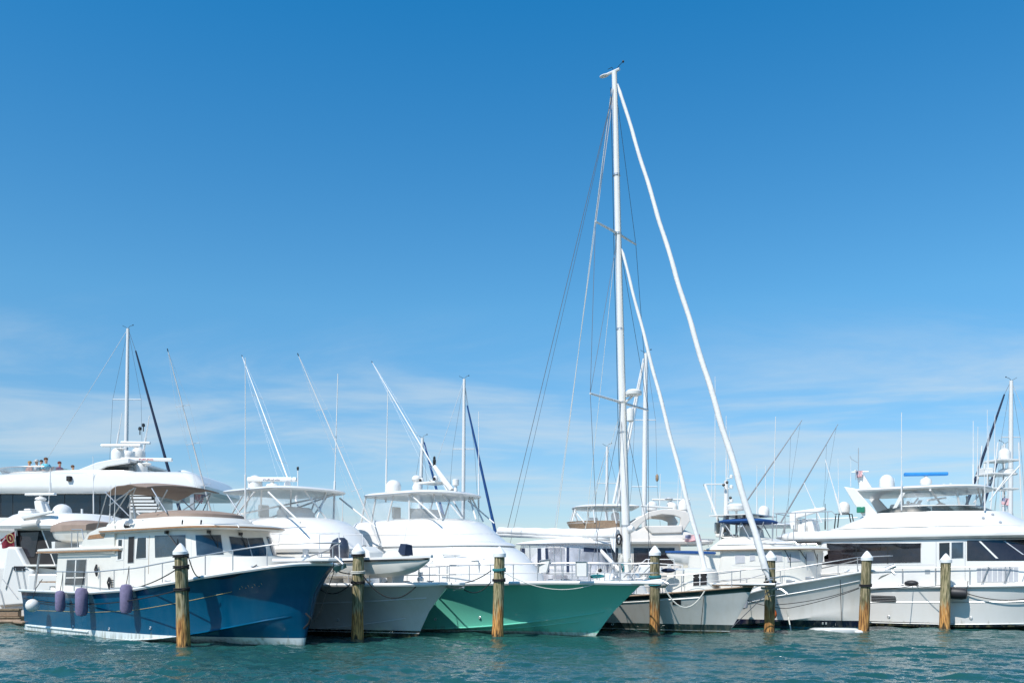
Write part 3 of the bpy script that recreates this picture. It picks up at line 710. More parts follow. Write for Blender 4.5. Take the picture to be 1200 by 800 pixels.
def sport_c():
    F = boat('sport_fishing_boat', 'white sport fishing boat with shaded grey hull carrying a tender on its foredeck', 488, 31.5, -38)
    H = Hull(F, 13.6, 4.7, [(360, 684.5), (440, 684.5), (500, 684), (527, 683.5), (545, 683)], [(-.6, -.6), (0, 0), (1.0, .62), (1.95, 1.5), (2.1, 1.6)], deckp=(2.0, .62), ud=.45, flare=1.5, chine=(.05, .8), chr_=.88, sr=.9)
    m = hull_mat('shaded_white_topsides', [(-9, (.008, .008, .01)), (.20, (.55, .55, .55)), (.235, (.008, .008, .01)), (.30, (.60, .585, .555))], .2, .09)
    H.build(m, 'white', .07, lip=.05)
    H.line('knuckle', .60, .62, .025, 'wirew', .02, .95)
    H.line('spray_rail', .06, .03, .03, m, .05, .6)
    zb = H.zsh(0.02); F.part('bow_pulpit', MB().rings([[(x, y, zb+z_) for x, y in ((.4, -.6), (1.9, -.28), (2.15, -.15), (2.15, .15), (1.9, .28), (.4, .6))] for z_ in (-.05, .06)]), 'white', bevel=.03)
    F.part('anchor', MB().tube([(1.3, 0, zb-.1), (1.9, 0, zb-.14), (2.2, .0, zb-.12)], .035).rings([[(2.25, -.02, zb-.1), (2.0, -.25, zb-.2), (1.75, 0, zb-.24)], [(2.25, .02, zb-.08), (2.0, .25, zb-.2), (1.75, 0, zb-.2)]]), 'steel')
    W = 1.95
    def lv(pxf, py, w, pxa=232, nl=3.2, p=2.2, na=.5):
        xf = F.X(pxf, 0); xa = F.X(pxa, -w); return (F.Z(py, xf-.2*nl, 0), xa, xf, w, nl, p, na)
    house = loft([(1.5,)+lv(432, 690, 1.95, 232, 4)[1:], lv(430, 676, 1.95, 232, 3.6), lv(425, 650, 1.93, 234, 3.4), lv(421, 645, 1.93, 234, 3.2), lv(414, 632, 1.88, 236, 3.0), lv(402, 618, 1.82, 240, 2.6), lv(390, 610.5, 1.7, 246, 2.2), lv(378, 607, 1.4, 250, 1.8)])
    F.part('deckhouse', house, 'white')
    F.part('brow', MB().rings([[(x, y, z+lift*max(0, 1)) for x, y in oval(xa, xf, w, 3.2, 2.2, .5)] for z, xa, xf, w, lift in [(F.Z(647, F.X(421, 0), 0), F.X(234, -2), F.X(424, 0), 1.98, 0), (F.Z(643, F.X(421, 0), 0), F.X(234, -2), F.X(425, 0), 2.0, 0), (F.Z(640.5, F.X(421, 0), 0), F.X(234, -2), F.X(419, 0), 1.93, 0)]]), 'white')
    zt = F.P(330, 572.5, -1.6).z; zc = F.Z(608, F.X(375, 0), 0)
    enc = enclosure(F, zc-.02, zt+.02, (F.X(268, -1.6), F.X(377, 0), 1.55, 1.3), (F.X(262, -1.7), F.X(384, .6), 1.62, 1.3), [((262, 611), (267, 575)), ((372, 605), (382, 576)), ((285, 609), (293, 575)), ((305, 609), (307, 575)), ((340, 608), (341, 575))])
    x0, x1 = F.X(252, -1.9), F.X(391, .6)
    F.part('hardtop', slab(zt-.0, .13, x0, x1, 1.85, 1.3, 2.8, .6, .12, .07), 'white')
    F.part('hardtop_lip', slab(zt+.12, .05, x0+.5, x1-.6, 1.5, 1.2, 2.6, .6, .10, .04), 'white')
    helm(F, F.X(350, 0), zc+.1)
    zh = zt+.3
    p = F.P(299, 560, -.5); dome(F, (p.x, p.y, zh-.1), .29, .62, name='satellite_dome')
    p = F.P(319, 560, -.2); array(F, (p.x, p.y, zh-.05), 2.0, 38, text='FURUNO')
    q = F.P(349, 565, 0); F.part('light_mast', MB().tube([(q.x, 0, zh-.1), (q.x, 0, zh+.65)], .02), 'paint'); F.part('anchor_light', MB().lathe([(.04, 0), (.05, .1), (.03, .14)], (q.x, 0, zh+.62), 10), 'black')
    F.part('speaker_horn', MB().lathe([(.05, 0), (.13, .12), (.15, .2)], (q.x-.3, -.4, zh), 12, (1, 0, .15)), 'white')
    antenna(F, (287.5, 419), (287.5, 640), -2.0, .024); antenna(F, (396, 438), (390, 640), 1.9, .03)
    outrigger(F, (197, 412), (256, 632), -2.0, -4.0); outrigger(F, (284, 418), (352, 600), 1.9, 3.4)
    for y in (-1.85, 1.85):
        for a, b in (((312, 576), (352, 612)), ((296, 576), (270, 612))):
            p = F.P(*a, -1.85); q = F.P(*b, -1.85); F.part('hardtop_strut', MB().tube([(p.x, y*.95, p.z), (q.x, y, q.z)], .035, 7), 'paint')
    H.rail(.03, .5, .62, 9, 'steelw', .14, .02, front=1.7)
    for pts in (((366, 631), (372, 616), (392, 612), (398, 613)),): pass
    # vents in the house side and deck hatch hardware
    for k in range(3): cleat(F, tuple(H.edge(.03+.13*k, -1, .25, .02)))
    F.part('windlass', MB().lathe([(.12, 0), (.12, .12), (.07, .16), (.1, .32)], (.2, 0, zb+.08), 12), 'steel')
    return F, H
C_, CH = sport_c()
# tender with outboard on the foredeck
pc = C_.P(452, 676, -.9); zt_ = C_.Z(682, C_.X(455, -.7), -.7)
def open_tender():
    xm = (C_.X(384, -1.1)+C_.X(503, -1.1))/2; L = C_.X(503, -1.1)-C_.X(384, -1.1)
    T = tender(C_, 'open_tender', 'cream open tender with grey outboard, chocked on the grey-shaded sport boat foredeck', (xm, -1.1, C_.P(450, 678, -.9).z), L, 1.6, .68, 0, 'warm', 'paint', cover=False)
    ox = -L/2+.75
    o = T.part('outboard', MB().rings([oval3(z, ox+xa, ox+xf, w) for z, xa, xf, w in ((.62, -.25, .2, .16), (.8, -.4, .28, .25), (1.1, -.42, .3, .27), (1.38, -.32, .22, .22), (1.48, -.15, .1, .12))]), 'engine')
    T.part('outboard_leg', MB().tube([(ox-.05, 0, .7), (ox-.1, 0, .1)], [.1, .08]), 'engine', o)
    c = T.part('console', MB().prism([(-.5, .3), (-.55, .95), (-.35, 1.15), (.0, .95), (.15, .3)], -.35, .35), 'warm', bevel=.05)
    T.part('steering_wheel', MB().tube([(-.62+.03*math.sin(a), .18*math.cos(a), 1.0+.18*math.sin(a)) for a in [i*.6283 for i in range(11)]], .014, 6), 'rubber', c)
    T.part('bow_cushion', MB().ball((1.0, 0, .68), .5, 16, (1.0, 1, .7)), 'warm')
    T.part('folded_towel', MB().rings([[(1.25, -.2, .85), (1.6, -.2, .8), (1.6, .2, .8), (1.25, .2, .85)], [(1.35, -.15, 1.2), (1.6, -.15, 1.15), (1.6, .15, 1.15), (1.35, .15, 1.2)]]), 'navy')
    for y in (-.7, .7): T.part('leaning_frame', MB().tube([(-L/2+.2, y*.8, .5), (-L/2+.22, y*.8, 1.6), (-L/2+1.25, y*.8, 1.6), (-L/2+1.3, y*.8, .6)], .022, 6), 'paint')
    T.part('rub_strake', MB().tube([(-L/2+L*t, -.85*(1-t**3.2)*(.9+.1*min(1, t*4))-.02, .62*(1+.12*t*t)-.02) for t in [i/14 for i in range(15)]], .03, 6), 'black')
    for x, a, b in ((-1.2, -.3, .5), (.7, .0, .5)): T.part('chock', MB().prism([(x-.1, -.3), (x+.1, -.3), (x+.18, .12), (x-.18, .12)], a, b), 'pink')
def oval3(z, xa, xf, w): return [(x, y, z) for x, y in oval(xa, xf, w, (xf-xa)*.45, 2.2, min(.12, w*.8), 0, 6, 3)]
open_tender()
# davit on the port bow of the same boat
C_.part('davit', MB().tube([C_.P(430, 655, .9), C_.P(432, 640, .9)], .08).tube([C_.P(432, 640, .9), C_.P(418, 632, .9)], .05), 'white')

def sport_d():
    F = boat('sport_fishing_boat', 'sport fishing boat with sea green hull and bulging white flybridge front', 697, 32.7, -38)
    H = Hull(F, 15.0, 5.0, [(495, 684.5), (560, 683), (640, 682), (700, 682), (745, 683), (752, 683)], [(-.6, -.6), (0, 0), (.9, .75), (1.95, 1.95), (2.1, 2.1)], deckp=(1.9, .66), ud=.5, flare=1.7, chine=(.12, 1.0), chr_=.93, sr=.92)
    m = hull_mat('sea_green_topsides', [(-9, (.02, .02, .02)), (.03, (.55, .66, .60)), (.15, (.16, .60, .45))], .2, .03, (.12, .5, .4))
    H.build(m, 'white', .075, lip=.06)
    H.line('spray_rail', .0, .0, .035, m, .02, .7)
    H.line('lower_spray_rail', -.18, -.12, .03, m, .06, .6)
    zb = H.zsh(0.02)
    F.part('bow_pulpit', MB().rings([[(x, y, zb+z_) for x, y in ((.9, -.62), (2.4, -.3), (2.85, -.16), (2.85, .16), (2.4, .3), (.9, .62))] for z_ in (-.04, .08)]), 'white', bevel=.03)
    def lv(pxf, py, w, pxa=398, nl=3.2, p=2.15, na=.5):
        xf = F.X(pxf, 0); xa = F.X(pxa, -w); return (F.Z(py, xf-.2*nl, 0), xa, xf, w, nl, p, na)
    house = loft([(1.5,)+lv(634, 690, 2.05, 398, 4.2)[1:], lv(628, 672, 2.05, 398, 4.0), lv(606, 648, 2.02, 400, 3.6), lv(588, 637.5, 2.0, 400, 3.2), lv(575, 627, 1.97, 402, 3.0), lv(563, 616, 1.88, 406, 2.6), lv(554, 611, 1.75, 410, 2.2), lv(540, 608, 1.4, 416, 1.8)])
    F.part('deckhouse', house, 'white')
    F.part('brow', loft([(z, F.X(400, -2), F.X(px, 0), w, 3.3, 2.15, .5) for z, px, w in ((F.Z(641, F.X(592, 0), 0), 592, 2.0), (F.Z(639, F.X(592, 0), 0), 595, 2.07), (F.Z(636.5, F.X(590, 0), 0), 592, 2.06), (F.Z(634, F.X(588, 0), 0), 585, 1.98))], True), 'white')
    zt = F.P(490, 578.5, -1.7).z; zc = F.Z(609, F.X(545, 0), 0)
    S = [((424, 611), (429, 580)), ((517, 606), (508, 577)), ((557, 607), (550, 579)), ((480, 607), (480, 578)), ((436, 610), (441, 580)), ((455, 609), (461, 579))]
    enc = enclosure(F, zc-.02, zt+.02, (F.X(418, -1.65), F.X(556, .3), 1.65, 1.5), (F.X(420, -1.75), F.X(551, .8), 1.7, 1.5), S)
    x0, x1 = F.X(419, -1.95), F.X(561, .9)
    F.part('hardtop', slab(zt, .14, x0, x1, 1.95, 1.5, 2.6, .6, .16, .07), 'white')
    F.part('hardtop_lip', slab(zt+.16, .06, x0+.6, x1-.9, 1.45, 1.3, 2.6, .6, .12, .04), 'white')
    helm(F, F.X(505, 0), zc+.1)
    zh = zt+.34
    p = F.P(461, 560, -.6); dome(F, (p.x, p.y, zh-.14), .33, .62, name='satellite_dome')
    p = F.P(489, 560, .2); o = F.part('thermal_camera', MB().lathe([(.2, 0), (.22, .3), (.16, .42), (.18, .5)], (p.x, p.y, zh-.1), 14).ball((p.x-.05, p.y, zh+.55), .2, 12, (1.1, 1, .8)), 'white')
    # instrument mast: raked arm with lights and cameras
    a = F.P(527, 570, 0); b = F.P(509, 546, 0)
    arm = F.part('instrument_mast', MB().tube([(a.x+.1, 0, zh-.1), (b.x, 0, b.z)], [.14, .09], 8).box((b.x-.5, -.5, b.z-.75), (b.x+.5, .5, b.z-.68)), 'white', bevel=.01)
    F.part('mast_light', MB().lathe([(.07, 0), (.07, .08), (.05, .1), (.07, .14), (.07, .26), (.05, .3), (.06, .36), (.02, .42)], (b.x, 0, b.z), 12), 'black', arm)
    for dx, dy, r in ((.45, -.4, .1), (.3, .35, .09), (-.4, -.35, .09), (-.45, .3, .08)):
        F.part('search_light', MB().lathe([(r, 0), (r*1.1, r), (r*.8, r*1.8)], (b.x+dx, dy, b.z-.66), 12), 'white', arm); F.part('lamp_face', MB().lathe([(r*.7, 0), (r*.7, .02)], (b.x+dx+.02, dy-r*1.05, b.z-.6), 10, (0, -1, 0)), 'dark', arm)
    F.part('mast_strut', MB().tube([F.P(517, 561, -.3), F.P(526, 571, -.4)], .03).tube([F.P(514, 556, .4), F.P(528, 570, .5)], .03), 'paint', arm)
    p = F.P(534, 570, -.2); F.part('horn_light', MB().lathe([(.08, 0), (.06, .2), (.14, .24), (.14, .46), (.06, .5)], (p.x, p.y, zh-.15), 12), 'white')
    antenna(F, (394, 440), (390, 560), 2.6, .03, top=1) if 0 else None
    antenna(F, (454.5, 456), (452, 588), -.9, .026); antenna(F, (561, 482), (561, 600), 1.9, .022)
    antenna(F, (402, 575), (401, 625), -2.0, .022)
    outrigger(F, (350, 417), (447, 641), -2.1, -4.2); outrigger(F, (436.5, 425), (542, 605), 2.0, 3.6)
    for a, b in (((482, 580), (513, 608)),):
        for y in (-1.75, 1.75): p = F.P(*a, -1.75); q = F.P(*b, -1.75); F.part('hardtop_strut', MB().tube([(p.x, y, p.z), (q.x, y, q.z)], .03, 7), 'paint')
    for px, pz in (((545, 612), (560, 618)), ((535, 610), (548, 616))): pass
    F.part('house_line', MB().tube([F.P(443, 640, -2.15), F.P(436, 652, -2.2)], .02), 'paint')
    H.rail(.02, .45, .68, 8, 'steelw', .14, .022, front=2.5)
    # folding seats strapped to the rail
    for i, (c, lab) in enumerate(((((547, 656.5), (561, 656), (562, 670), (550, 671)), None), (((633, 656.5), (645, 655), (641, 670.5), (630, 671)), None), (((675, 657.5), (688, 657.5), (688, 675), (675.5, 675)), None))):
        g = [F.P(a, b, -1.6) for a, b in c]; o = F.part('folding_panel', MB().plate(g, (0, 1, .05), .05), 'white', bevel=.012)
        F.part('panel_frame', MB().tube([p+Vector((0, -.02, 0)) for p in g+[g[0]]], .022, 6), 'steelw', o)
    for k in range(3): cleat(F, tuple(H.edge(.03+.13*k, -1, .25, .02)))
    F.part('windlass', MB().lathe([(.13, 0), (.13, .12), (.08, .16), (.11, .34)], (.9, 0, zb+.08), 12), 'steel')
    F.part('anchor', MB().tube([(1.8, 0, zb+.05), (2.7, 0, zb+.12), (3.0, 0, zb-.02)], .04).rings([[(3.05, -.02, zb), (2.75, -.25, zb-.16), (2.5, 0, zb-.2)], [(3.05, .02, zb+.02), (2.75, .25, zb-.16), (2.5, 0, zb-.16)]]), 'steel')
    return F, H
D_, DH = sport_d()
D_.part('rope_coil', MB().tube([D_.P(700+(7+i*.02)*math.cos(i*.5), 678-2.2-1.3*math.sin(i*.5)-abs(math.sin(i*.21))*1.5, -1.5+.1*math.sin(i)) for i in range(60)], .02, 5), 'ropet')
# ================================================================== the tall sailing yacht
def sail_e():
    F = boat('sailing_yacht', 'large white sailing yacht with dark green sheer band and very tall white mast', 853, 34.2, -38, cat='sailing boat')
    H = Hull(F, 14.8, 4.3, [(705, 699), (731, 698), (770, 695.5), (820, 691.5), (876, 687)], [(-.7, -1.3), (0, 0), (.5, .32), (1.2, .72), (1.8, 1.0), (2.0, 1.08)], deckp=(1.9, .8), ud=.5, flare=1.0, chine=(-.1, .3), chr_=.8, wlp=(1.8, 1.0), sr=.75)
    m = hull_mat('grey_white_sail_hull', [(-9, (.012, .012, .012)), (.10, (.6, .6, .58)), (.13, (.02, .04, .04)), (.36, (.62, .60, .56))], .22, .09)
    H.build(m, 'teakp', .035, lip=.0)
    H.strip('sheer_band', .87, .995, mat('dark_green_sheer', (.016, .035, .032), .2, coat=.5), .0, 1)
    H.line('sheer_moulding', .82, .84, .02, 'white', .10, 1)
    p, n = F.hit(H.mb, 792, 705)
    c = patch(F, H.mb, [(788, 702.5), (798, 702.5), (798, 708), (788, 708)]); F.part('portlight', c, 'dark')
    c = patch(F, H.mb, [(761, 705), (765, 705), (765, 710), (761, 710)]); F.part('hawse_port', c, 'dark')
    zb = H.zsh(0)
    # bowsprit, bobstay and pulpit
    F.part('bowsprit', MB().rings([[(x, y, zb+z_) for x, y in ((-.8, -.35), (1.2, -.3), (1.85, -.16), (1.85, .16), (1.2, .3), (-.8, .35))] for z_ in (.02, .12)]), 'teakp', bevel=.02)
    F.part('sprit_cap', MB().tube([(-.6, -.36, zb+.1), (1.2, -.32, zb+.1), (1.9, -.15, zb+.1), (1.9, .15, zb+.1), (1.2, .32, zb+.1), (-.6, .36, zb+.1)], .04, 6), 'paint')
    F.part('bobstay', MB().tube([(1.8, 0, zb), (.15, 0, .25)], .016), 'wire')
    F.part('anchor', MB().tube([(1.2, .3, zb-.05), (2.0, .3, zb-.1), (2.2, .3, zb-.25)], .045).rings([[(2.15, .3, zb-.2), (1.75, .05, zb-.3), (1.5, .3, zb-.38)], [(2.15, .34, zb-.2), (1.75, .55, zb-.3), (1.5, .32, zb-.34)]]), 'steel')
    H.rail(.01, .95, .65, 9, 'steelw', .08, .018, front=1.8)
    # mast
    mb_ = F.P(735.5, 674, 0); mx = mb_.x; mt = F.PX(720, 85, 0) if 0 else F.P(720, 85, 0)
    ms = [(mx, 0, 1.7), (lerp(mx, mt.x, .5)-.03, 0, lerp(1.7, mt.z, .5)), (mt.x, 0, mt.z)]
    mast = F.part('mast', MB().tube([ms[0], ms[0] if 0 else tuple(Vector(ms[0]).lerp(Vector(ms[1]), .5)), ms[1], ms[2]], [.17, .165, .15, .11], 14), 'paint')
    def on(t): return Vector((lerp(mx, mt.x, t)-.12*t*(1-t), 0, lerp(1.7, mt.z, t)))
    def tz(py): return (F.P(727, py, 0).z-1.7)/(mt.z-1.7)
    top = on(1)
    F.part('masthead', MB().tube([top+Vector((-.55, 0, .02)), top+Vector((.25, 0, .05))], .06).ball(tuple(top+Vector((-.5, 0, .02))), .14, 10, (1.6, 1, .35)), 'paint', mast)
    F.part('wind_vane', MB().tube([top, top+Vector((-.15, .05, .28)), top+Vector((-.38, .1, .30))], .012, 5).tube([top, top+Vector((.25, 0, .22)), top+Vector((.42, 0, .30))], .012, 5).ball(tuple(top+Vector((.42, 0, .30))), .05, 8), 'black', mast)
    s1, s2 = tz(273), tz(472)
    for dx, dy, e, mm in ((.19, -.08, .99, 'ropew'), (-.17, -.12, .97, 'rope'), (-.19, .06, .99, 'ropew')): F.part('halyard', MB().tube([on(k/8*e)+Vector((dx*(1-.3*k/8)+.01*math.sin(k*2.1), dy, .3 if k == 0 else 0)) for k in range(9)], .011, 5), mm, mast)
    for tt in (.12, .3, .5, s1, s2, .8): c = on(tt); F.part('mast_band', MB().lathe([(.16, -.05), (lerp(.185, .13, tt), -.04), (lerp(.185, .13, tt), .04), (.12, .05)], tuple(c), 14), 'steelw', mast)
    sp = {}
    for nm, t, h in (('u', s1, 1.6), ('l', s2, 2.3)):
        c = on(t)
        for y in (-1, 1):
            e = c+Vector((-.08, y*h, .03)); sp[nm, y] = e
            F.part('spreader', MB().tube([c, e], [.055, .04], 7), 'paint', mast)
    ch = lambda y, x: Vector((mx+x, y*(1.95), H.zsh(.35)))
    tm = on(.985)
    for y in (-1, 1):
        F.part('cap_shroud', MB().tube([tm, sp['u', y], sp['l', y], ch(y, -.1)], .011, 5), 'wire')
        F.part('lower_shroud', MB().tube([on(s2-.01), ch(y, .5)], .01, 5), 'wire'); F.part('lower_shroud', MB().tube([on(s2-.01), ch(y, -.8)], .01, 5), 'wire')
        F.part('inner_shroud', MB().tube([on(s1), sp['l', y]], .01, 5), 'wire')
    for k in ((595, 618), (650, 618)):
        q = F.P(*k, -.9 if k[0] == 595 else .5); F.part('backstay', MB().tube([on(.975), q], .013, 5), 'wire' if k[0] == 595 else 'wirew')
    F.part('topping_lift', MB().tube([on(.97)+Vector((-.15, 0, 0)), F.P(652, 618, 0)], .014, 5), 'ropew')
    F.part('running_backstay', MB().tube([on(.97)+Vector((-.1, .1, 0)), F.P(597, 640, 1.4)], .009, 5), 'wire')
    for py, px in ((490, 681), (300, 690)): F.part('halyard', MB().tube([on(tz(py))+Vector((-.2, 0, 0)), F.P(px-8, 660, -1)], .009, 5), 'ropew')
    # furled headsails
    fb = Vector((1.62, 0, zb+.3)); hs = on(.975)+Vector((.15, 0, 0)); d = hs-fb
    def furl(name, a, b, r0, r1):
        L = (b-a).length; n = 60; mbx = MB(); q = (b-a).normalized(); rs = []
        u = q.cross(Vector((0, 1, 0))).normalized(); w = q.cross(u)
        for i in range(n+1):
            t = i/n; p = a.lerp(b, t)+Vector((-.01, 0, 0))*math.sin(3.1416*t); r = lerp(r0, r1, t)*(1 if .015 < t < .99 else .3)
            rs.append([p+(u*math.cos(6.283*k/12)+w*math.sin(6.283*k/12))*r*(1+.17*math.cos(6.283*k/12-t*L*2.1)+.05*math.sin(t*L*5+k)) for k in range(12)])
        o = F.part(name, mbx.rings(rs), 'sail')
        F.part('furling_drum', MB().lathe([(.05, -.3), (.15, -.28), (.15, -.24), (.06, -.22), (.06, -.1), (.15, -.08), (.15, -.04), (.05, 0)], a, 14, q), 'steelw', o)
    furl('furled_genoa', fb, hs, .128, .066)
    ib = F.P(829, 640, 0); ib = Vector((F.X(831, 0), 0, 1.9)); furl('furled_staysail', ib, on(tz(292))+Vector((.16, 0, 0)), .095, .055)
    # boom with stacked mainsail
    ga = F.P(729, 626, 0); be = F.P(583, 621.5, 0); L = ga.x-be.x
    bo = F.part('boom', MB().tube([(ga.x, 0, ga.z-.16), (be.x, 0, be.z-.16)], .13, 10), 'paint')
    rs = []
    for i in range(31):
        t = i/30; x = lerp(ga.x-.2, be.x+.1, t); z = lerp(ga.z, be.z, t); h = .27*(1-.25*t)*(1+.05*math.sin(t*40)); w = .2*(1-.2*t)*(1+.07*math.sin(t*31+1))
        rs.append([(x, w*math.cos(a), z-.05+h*math.sin(a)*(1 if a < 3.15 else .55)) for a in [6.283*k/12 for k in range(12)]])
    F.part('mainsail_cover', MB().rings(rs), 'sail', bo)
    g1 = F.P(716, 622, 0)
    F.part('hanging_flap', MB().rings([[(ga.x-.5, -.16, ga.z-.1), (ga.x-.2, -.16, ga.z-.1), (ga.x-.25, -.14, ga.z-.75), (ga.x-.4, -.14, ga.z-.55)], [(ga.x-.5, -.12, ga.z-.1), (ga.x-.2, -.12, ga.z-.1), (ga.x-.25, -.1, ga.z-.75), (ga.x-.4, -.1, ga.z-.55)]]), 'canvas', bo)
    F.part('gooseneck', MB().tube([(ga.x, 0, ga.z-.16), (mx+.02, 0, ga.z-.16)], .08), 'steelw', bo)
    F.part('rope_bundle', MB().tube([Vector((ga.x-.02+.03*math.sin(i*.9), -.22, ga.z-.2))+Vector((.11*math.cos(i*.7), 0, .22*math.sin(i*.7))) for i in range(40)], .022, 5), 'rope', mast)
    q = F.P(690, 630, 0); F.part('boom_vang', MB().tube([F.P(691, 631, -.1), F.P(726, 668, -.1)], [.07, .09]), 'paint', bo)
    for px in (665, 613, 640): a = F.P(px, 632, 0); F.part('mainsheet', MB().tube([a, a+Vector((.1, 0, -1.1))], .012, 5), 'ropew', bo)
    # radar and reflector on the mast front
    r_ = on(tz(466)); rr = F.part('radar_scanner', MB().lathe([(.18, 0), (.33, .05), (.34, .16), (.26, .24), (.05, .26)], tuple(r_+Vector((.55, 0, .0))), 18), 'white', mast)
    F.part('radar_bracket', MB().tube([r_+Vector((.1, 0, -.25)), r_+Vector((.5, 0, 0))], .045).tube([r_+Vector((.1, 0, .02)), r_+Vector((.5, 0, .02))], .03), 'paint', mast)
    r2 = on(tz(496)); F.part('radar_reflector', MB().lathe([(.05, 0), (.15, .06), (.16, .5), (.15, .54), (.04, .6)], tuple(r2+Vector((.36, 0, 0))), 14), 'white', mast)
    r3 = on(tz(620)); F.part('hailer', MB().lathe([(.13, 0), (.17, .12), (.1, .25)], tuple(r3+Vector((.18, -.05, 0))), 12, (1, -.2, 0)), 'white', mast)
    # cockpit enclosure under the boom: white soft top, hazed clear curtains, dark blue trim
    zt = F.P(640, 637, -1.5).z; zb2 = 1.9
    xa, xf = F.X(603, -1.6), F.X(712, .2)
    enc = loft([(zb2, xa, xf+.25, 1.6, 1.2, 2.6, .3), (zt+.03, xa+.1, xf-.25, 1.5, 1.1, 2.6, .3)], False, False)
    F.part('clear_curtain', enc, 'vinyl2')
    F.part('soft_top', slab(zt, .05, xa-.2, xf-.1, 1.65, 1.1, 2.5, .5, .22, .03), 'canvas')
    for c in (((605, 642), (615, 642), (615, 656), (607, 655)), ((630, 642), (634, 642), (634, 671), (630, 671)), ((639, 642), (642, 642), (644, 672), (640, 672)), ((664, 641), (667, 641), (667, 672), (664, 672)), ((684, 641), (709, 643), (709, 647), (684, 646))):
        window(F, enc, list(c), 'navy', name='curtain_trim', nu=4, nv=3)
    posts(F, enc, [((622, 674), (621, 641)), ((651, 674), (649, 641)), ((659, 674), (657, 641)), ((677, 675), (679, 641)), ((704, 675), (699, 642))], .022, 'steelw')
    for x in (xa+.6, xa+1.6): F.part('cockpit_seat', MB().box((x, -1.1, 1.7), (x+.5, -.6, 2.25)), 'navy', bevel=.05)
    # coachroof with windows near the mast foot
    cr = loft([(1.6, F.X(775, -.9), F.X(842, 0), .85, 1.0, 2.2, .3), (F.P(812, 668, -.8).z, F.X(777, -.9), F.X(838, 0), .8, .9, 2.2, .3), (F.P(812, 667, -.8).z+.06, F.X(783, -.9), F.X(830, 0), .6, .8, 2.2, .3)]); F.part('coachroof', cr, 'warm')
    window(F, cr, [(812.5, 671), (828, 670.5), (828, 685), (812.5, 686)], 'dark', 'white', .8)
    for q in ([(812, 675.5), (828.5, 675), (828.5, 676.2), (812, 676.6)], [(819.5, 670), (820.6, 670), (820.6, 686), (819.5, 686)]): window(F, cr, q, 'white', name='window_bar', off=.03, nu=2, nv=1)
    dk = F.part('deckhouse', loft([(1.5, F.X(690, -1.3), F.X(752, 0), 1.35, 1.2, 2.3, .3), (2.35, F.X(692, -1.3), F.X(742, 0), 1.2, 1.0, 2.3, .3)]), 'white')
    for x, r in ((mx+.35, .1), (mx-.4, .1), (mx+.1, .08)): F.part('winch', MB().lathe([(r, 0), (r*.8, .1), (r*.7, .2), (r, .26), (r*.3, .28)], (x, -.5, 2.35 if x < mx else 2.1), 12), 'steelw')
    F.part('mast_pulpit', MB().tube([(mx-.5, -.8, 1.8), (mx-.4, -.75, 2.75), (mx+.5, -.75, 2.75), (mx+.6, -.8, 1.8)], .022).tube([(mx-.5, .8, 1.8), (mx-.4, .75, 2.75), (mx+.5, .75, 2.75), (mx+.6, .8, 1.8)], .022), 'steelw')
    return F, H
E_, EH = sail_e()
